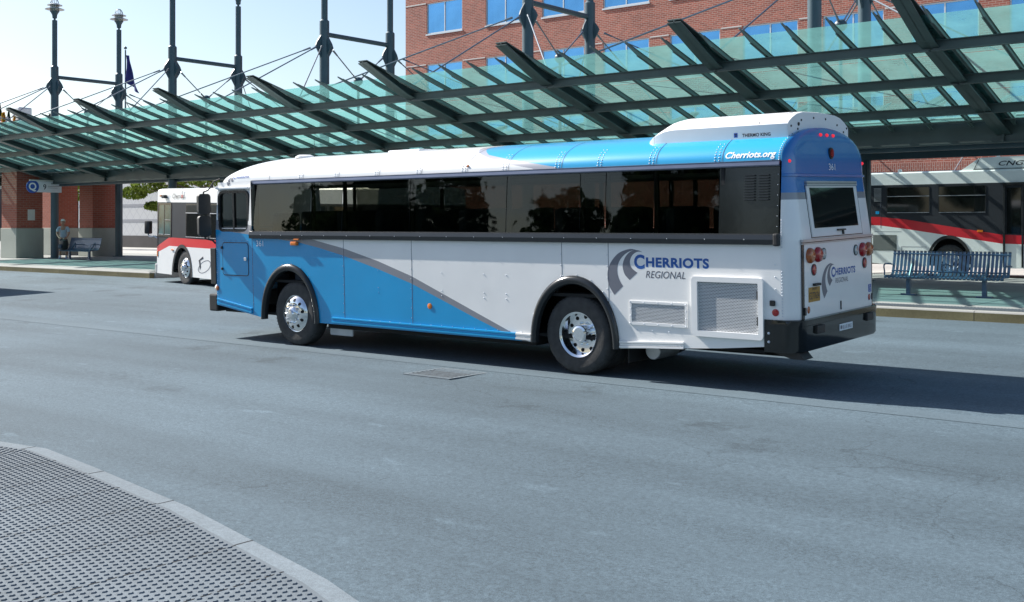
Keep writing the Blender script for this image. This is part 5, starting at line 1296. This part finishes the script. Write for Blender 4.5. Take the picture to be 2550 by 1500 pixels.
tree('slender street tree glimpsed through the gap between the brick piers',(-70.0,41.0,.33),7,
  [((0,0,4.6),(1.5,1.2,1.0)),((.8,.3,3.9),(1.0,.9,.6)),((-.8,0,3.8),(1.0,.9,.6)),((.2,.2,5.6),(1.2,1.1,.8))],2200,.13,M['leaf'],seed=5)
def conifer(label,loc,h,r,seed):
    rnd=random.Random(seed); t=thing('conifer_tree',label,'tree',loc,group='dark conifers at the far left')
    MB().tube((0,0,0),(0,0,h*.95),.25,.05,n=8).build('trunk',M['bark'],t)
    b=MB()
    for k in range(900):
        q=rnd.random()**.8; z=h*(.08+.92*q); rr=r*(1-q)*rnd.uniform(.55,1.05)+.05; a=rnd.uniform(0,6.28); s_=rnd.uniform(.25,.55)*h/14
        p=Vector((rr*math.cos(a),rr*math.sin(a),z-.25*rr)); d=Vector((math.cos(a),math.sin(a),-.35)); o=Vector((-math.sin(a),math.cos(a),rnd.uniform(-.3,.3)))
        b.face([p-d*s_,p-o*s_*.4,p+d*s_,p+o*s_*.4])
    b.build('crown',M['conifer'],t); return t
for k,(x,y,h,r,l) in enumerate(((-128.0,70,14.9,2.4,'dark conifer just right of the leftmost mast, taller of two'),(-124.6,71.5,12.6,1.6,'smaller dark conifer right of the leftmost mast above the glass edge'))): conifer(l,(x,y,.33),h,r,20+k)
# wooded slope, far left
b=MB(); rnd=random.Random(9)
hp=[(-520,300,0),(-300,150,0),(-262,150,0),(-262,210,0)]
b.face([(-420,150,.3),(-296,150,.3),(-300,152,30),(-312,153,36),(-420,155,58)]); 
b.face([(-296,150,.3),(-300,152,30),(-540,260,30),(-540,260,.3)]); b.face([(-420,155,58),(-312,153,36),(-300,152,30),(-540,260,30),(-560,260,60)])
b.build('hill',M['conifer'],kind='structure')
b=MB()
for k in range(2600):
    x=rnd.uniform(-420,-296); zt=interp([(-420,58),(-312,36),(-300,30),(-296,20)],x); h=rnd.uniform(3,9); z=rnd.uniform(zt*.3,zt+1); y=149+rnd.uniform(-1,3)
    for q in range(3):
        a=rnd.uniform(0,3.14); w_=rnd.uniform(.8,1.8); b.face([(x-w_*math.cos(a),y-w_*math.sin(a),z-h*.4),(x+w_*math.cos(a),y+w_*math.sin(a),z-h*.4),(x,y,z+h*.5)])
b.build('hillside_wood',M['conifer'],kind='stuff')

# ---------------------------------------------------------------- far buildings, flag
fb=thing('apartment_block','pale grey stepped block in front of the wooded hill at far left','building',(-189.5,90,.3))
b=MB(); b.box(-12,2.4,0,3.0,0,21.2,0); b.box(2.4,5.0,.5,3.4,0,19.8,0); b.build('wall',M['far_grey'],fb)
b=MB(); b.box(-12,.5,-.05,-.0,16.5,21.1); b.build('pale_wing',M['far_pale'],fb)
for zz in (15.5,18.6):
    for y in (.7,1.8):
        b=MB(); b.box(5.0,5.04,y,y+.5,zz,zz+.9); b.build('window',M['far_roof'],fb)
lo=thing('low_building','low flat-roofed building with dark glazed front at far left','building',(-138,62,.3))
b=MB(); b.box(-12,13,0,6.4,0,11.9); b.box(9,26,-8,-.5,0,7.5); b.build('wall',M['far_dark'],lo)
b=MB(); b.box(-13,13.7,-.8,7.0,11.9,12.5); b.build('roof_edge',M['far_pale'],lo)
b=MB(); b.prism([(-.6,12.5),(2.2,13.7),(4.4,13.7),(6.6,12.5)],-13,13.4,'yz'); b.build('pitched_roof',M['far_roof'],lo)
b=MB(); b.bev(11.2,12.8,2.6,4.2,13.3,15.2,.15); b.build('roof_vent',M['galv'],lo)
for k in range(3):
    b=MB(); b.box(13.0,13.05,.4+k*2,1.9+k*2,8.6,11.2); b.build('window',M['dark_glass'],lo)
def shrub(label,loc,r,seed):
    rnd=random.Random(seed); t=thing('autumn_shrub',label,'shrub',loc,group='orange and yellow shrubs at far left')
    MB().tube((0,0,0),(0,0,loc[2]*0+3),.1,.05,n=6).build('stem',M['bark'],t)
    leaf_cloud(500,[((0,0,3.6),(r*.6,r*.6,1.6)),((.2,0,2.4),(r,r,1.0)),((-.2,0,5.0),(r*.3,r*.3,.9))],.16,rnd).build('crown',M['leaf_autumn'],t)
shrub('larger orange-yellow shrub in front of the dark far building',(-115.4,58,7.9),.6,31); shrub('smaller red-orange shrub in front of the dark far building',(-113.9,58.4,7.4),.4,32)
gw=thing('patterned_wall_building','long pale building with diamond-patterned wall behind the street tree','building',(-66,46,.33))
b=MB(); b.box(-14,13.6,0,10,.85,6.6); b.build('wall',M['greywall'],gw)
b=MB(); b.box(-14.02,13.62,-.03,10,0,.85); b.build('plinth',M['far_dark'],gw)
for z in (1.85,2.95):
    b=MB(); b.box(-14.01,13.61,-.02,.05,z,z+.18); b.build('band',M['dkband'],gw)
fl=thing('flagpole','thin flagpole with drooping navy flag between the two left mast pairs','flagpole',(-96,60,.3))
b=MB(); b.tube((0,0,0),(0,0,18.3),.11,.07,n=10); b.lathe([(0,-.16),(.14,-.08),(.16,0),(.14,.08),(0,.16)],(0,0,18.5),n=12); b.build('pole',M['mast'],fl,smooth=50)
b=MB()
def flagP(u,v):
    z=17.8-2.9*u; sp=.10+.8*u**1.1; x=v*sp*(1.0+.25*math.sin(u*5)); 
    return (.12+x*.75+ (1.9*max(0,u-.15)**1.2*v**2),.22*math.sin(v*9+u*3)*(.3+u)+.25*v,z-.9*v*u+(.6*(1-v)*u))
b.grid(flagP,16,14); b.build('flag',M['flag'],fl,smooth=60)

# trees across the road behind the photographer, mirrored in the bus windows
proto=tree('tree row across the road behind the viewpoint',(-46,-20,.2),9,[((0,0,5.2),(3.2,2.6,2.2)),((1.8,.4,4.2),(2.0,1.8,1.4)),((-1.9,0,4.4),(2.0,1.8,1.5)),((.3,.2,7.0),(2.2,2.0,1.6))],3200,.30,M['leaf_dark'],group='trees across the road behind the viewpoint',seed=12)
rt=random.Random(4)
for k in range(1,17):
    c=copy_tree(proto); c.scale=[rt.uniform(.6,1.15)]*3; c.location=(-114+k*7.2+rt.uniform(-2,2),-21-5*rt.random(),.2); c.rotation_euler=(0,0,k*1.7)
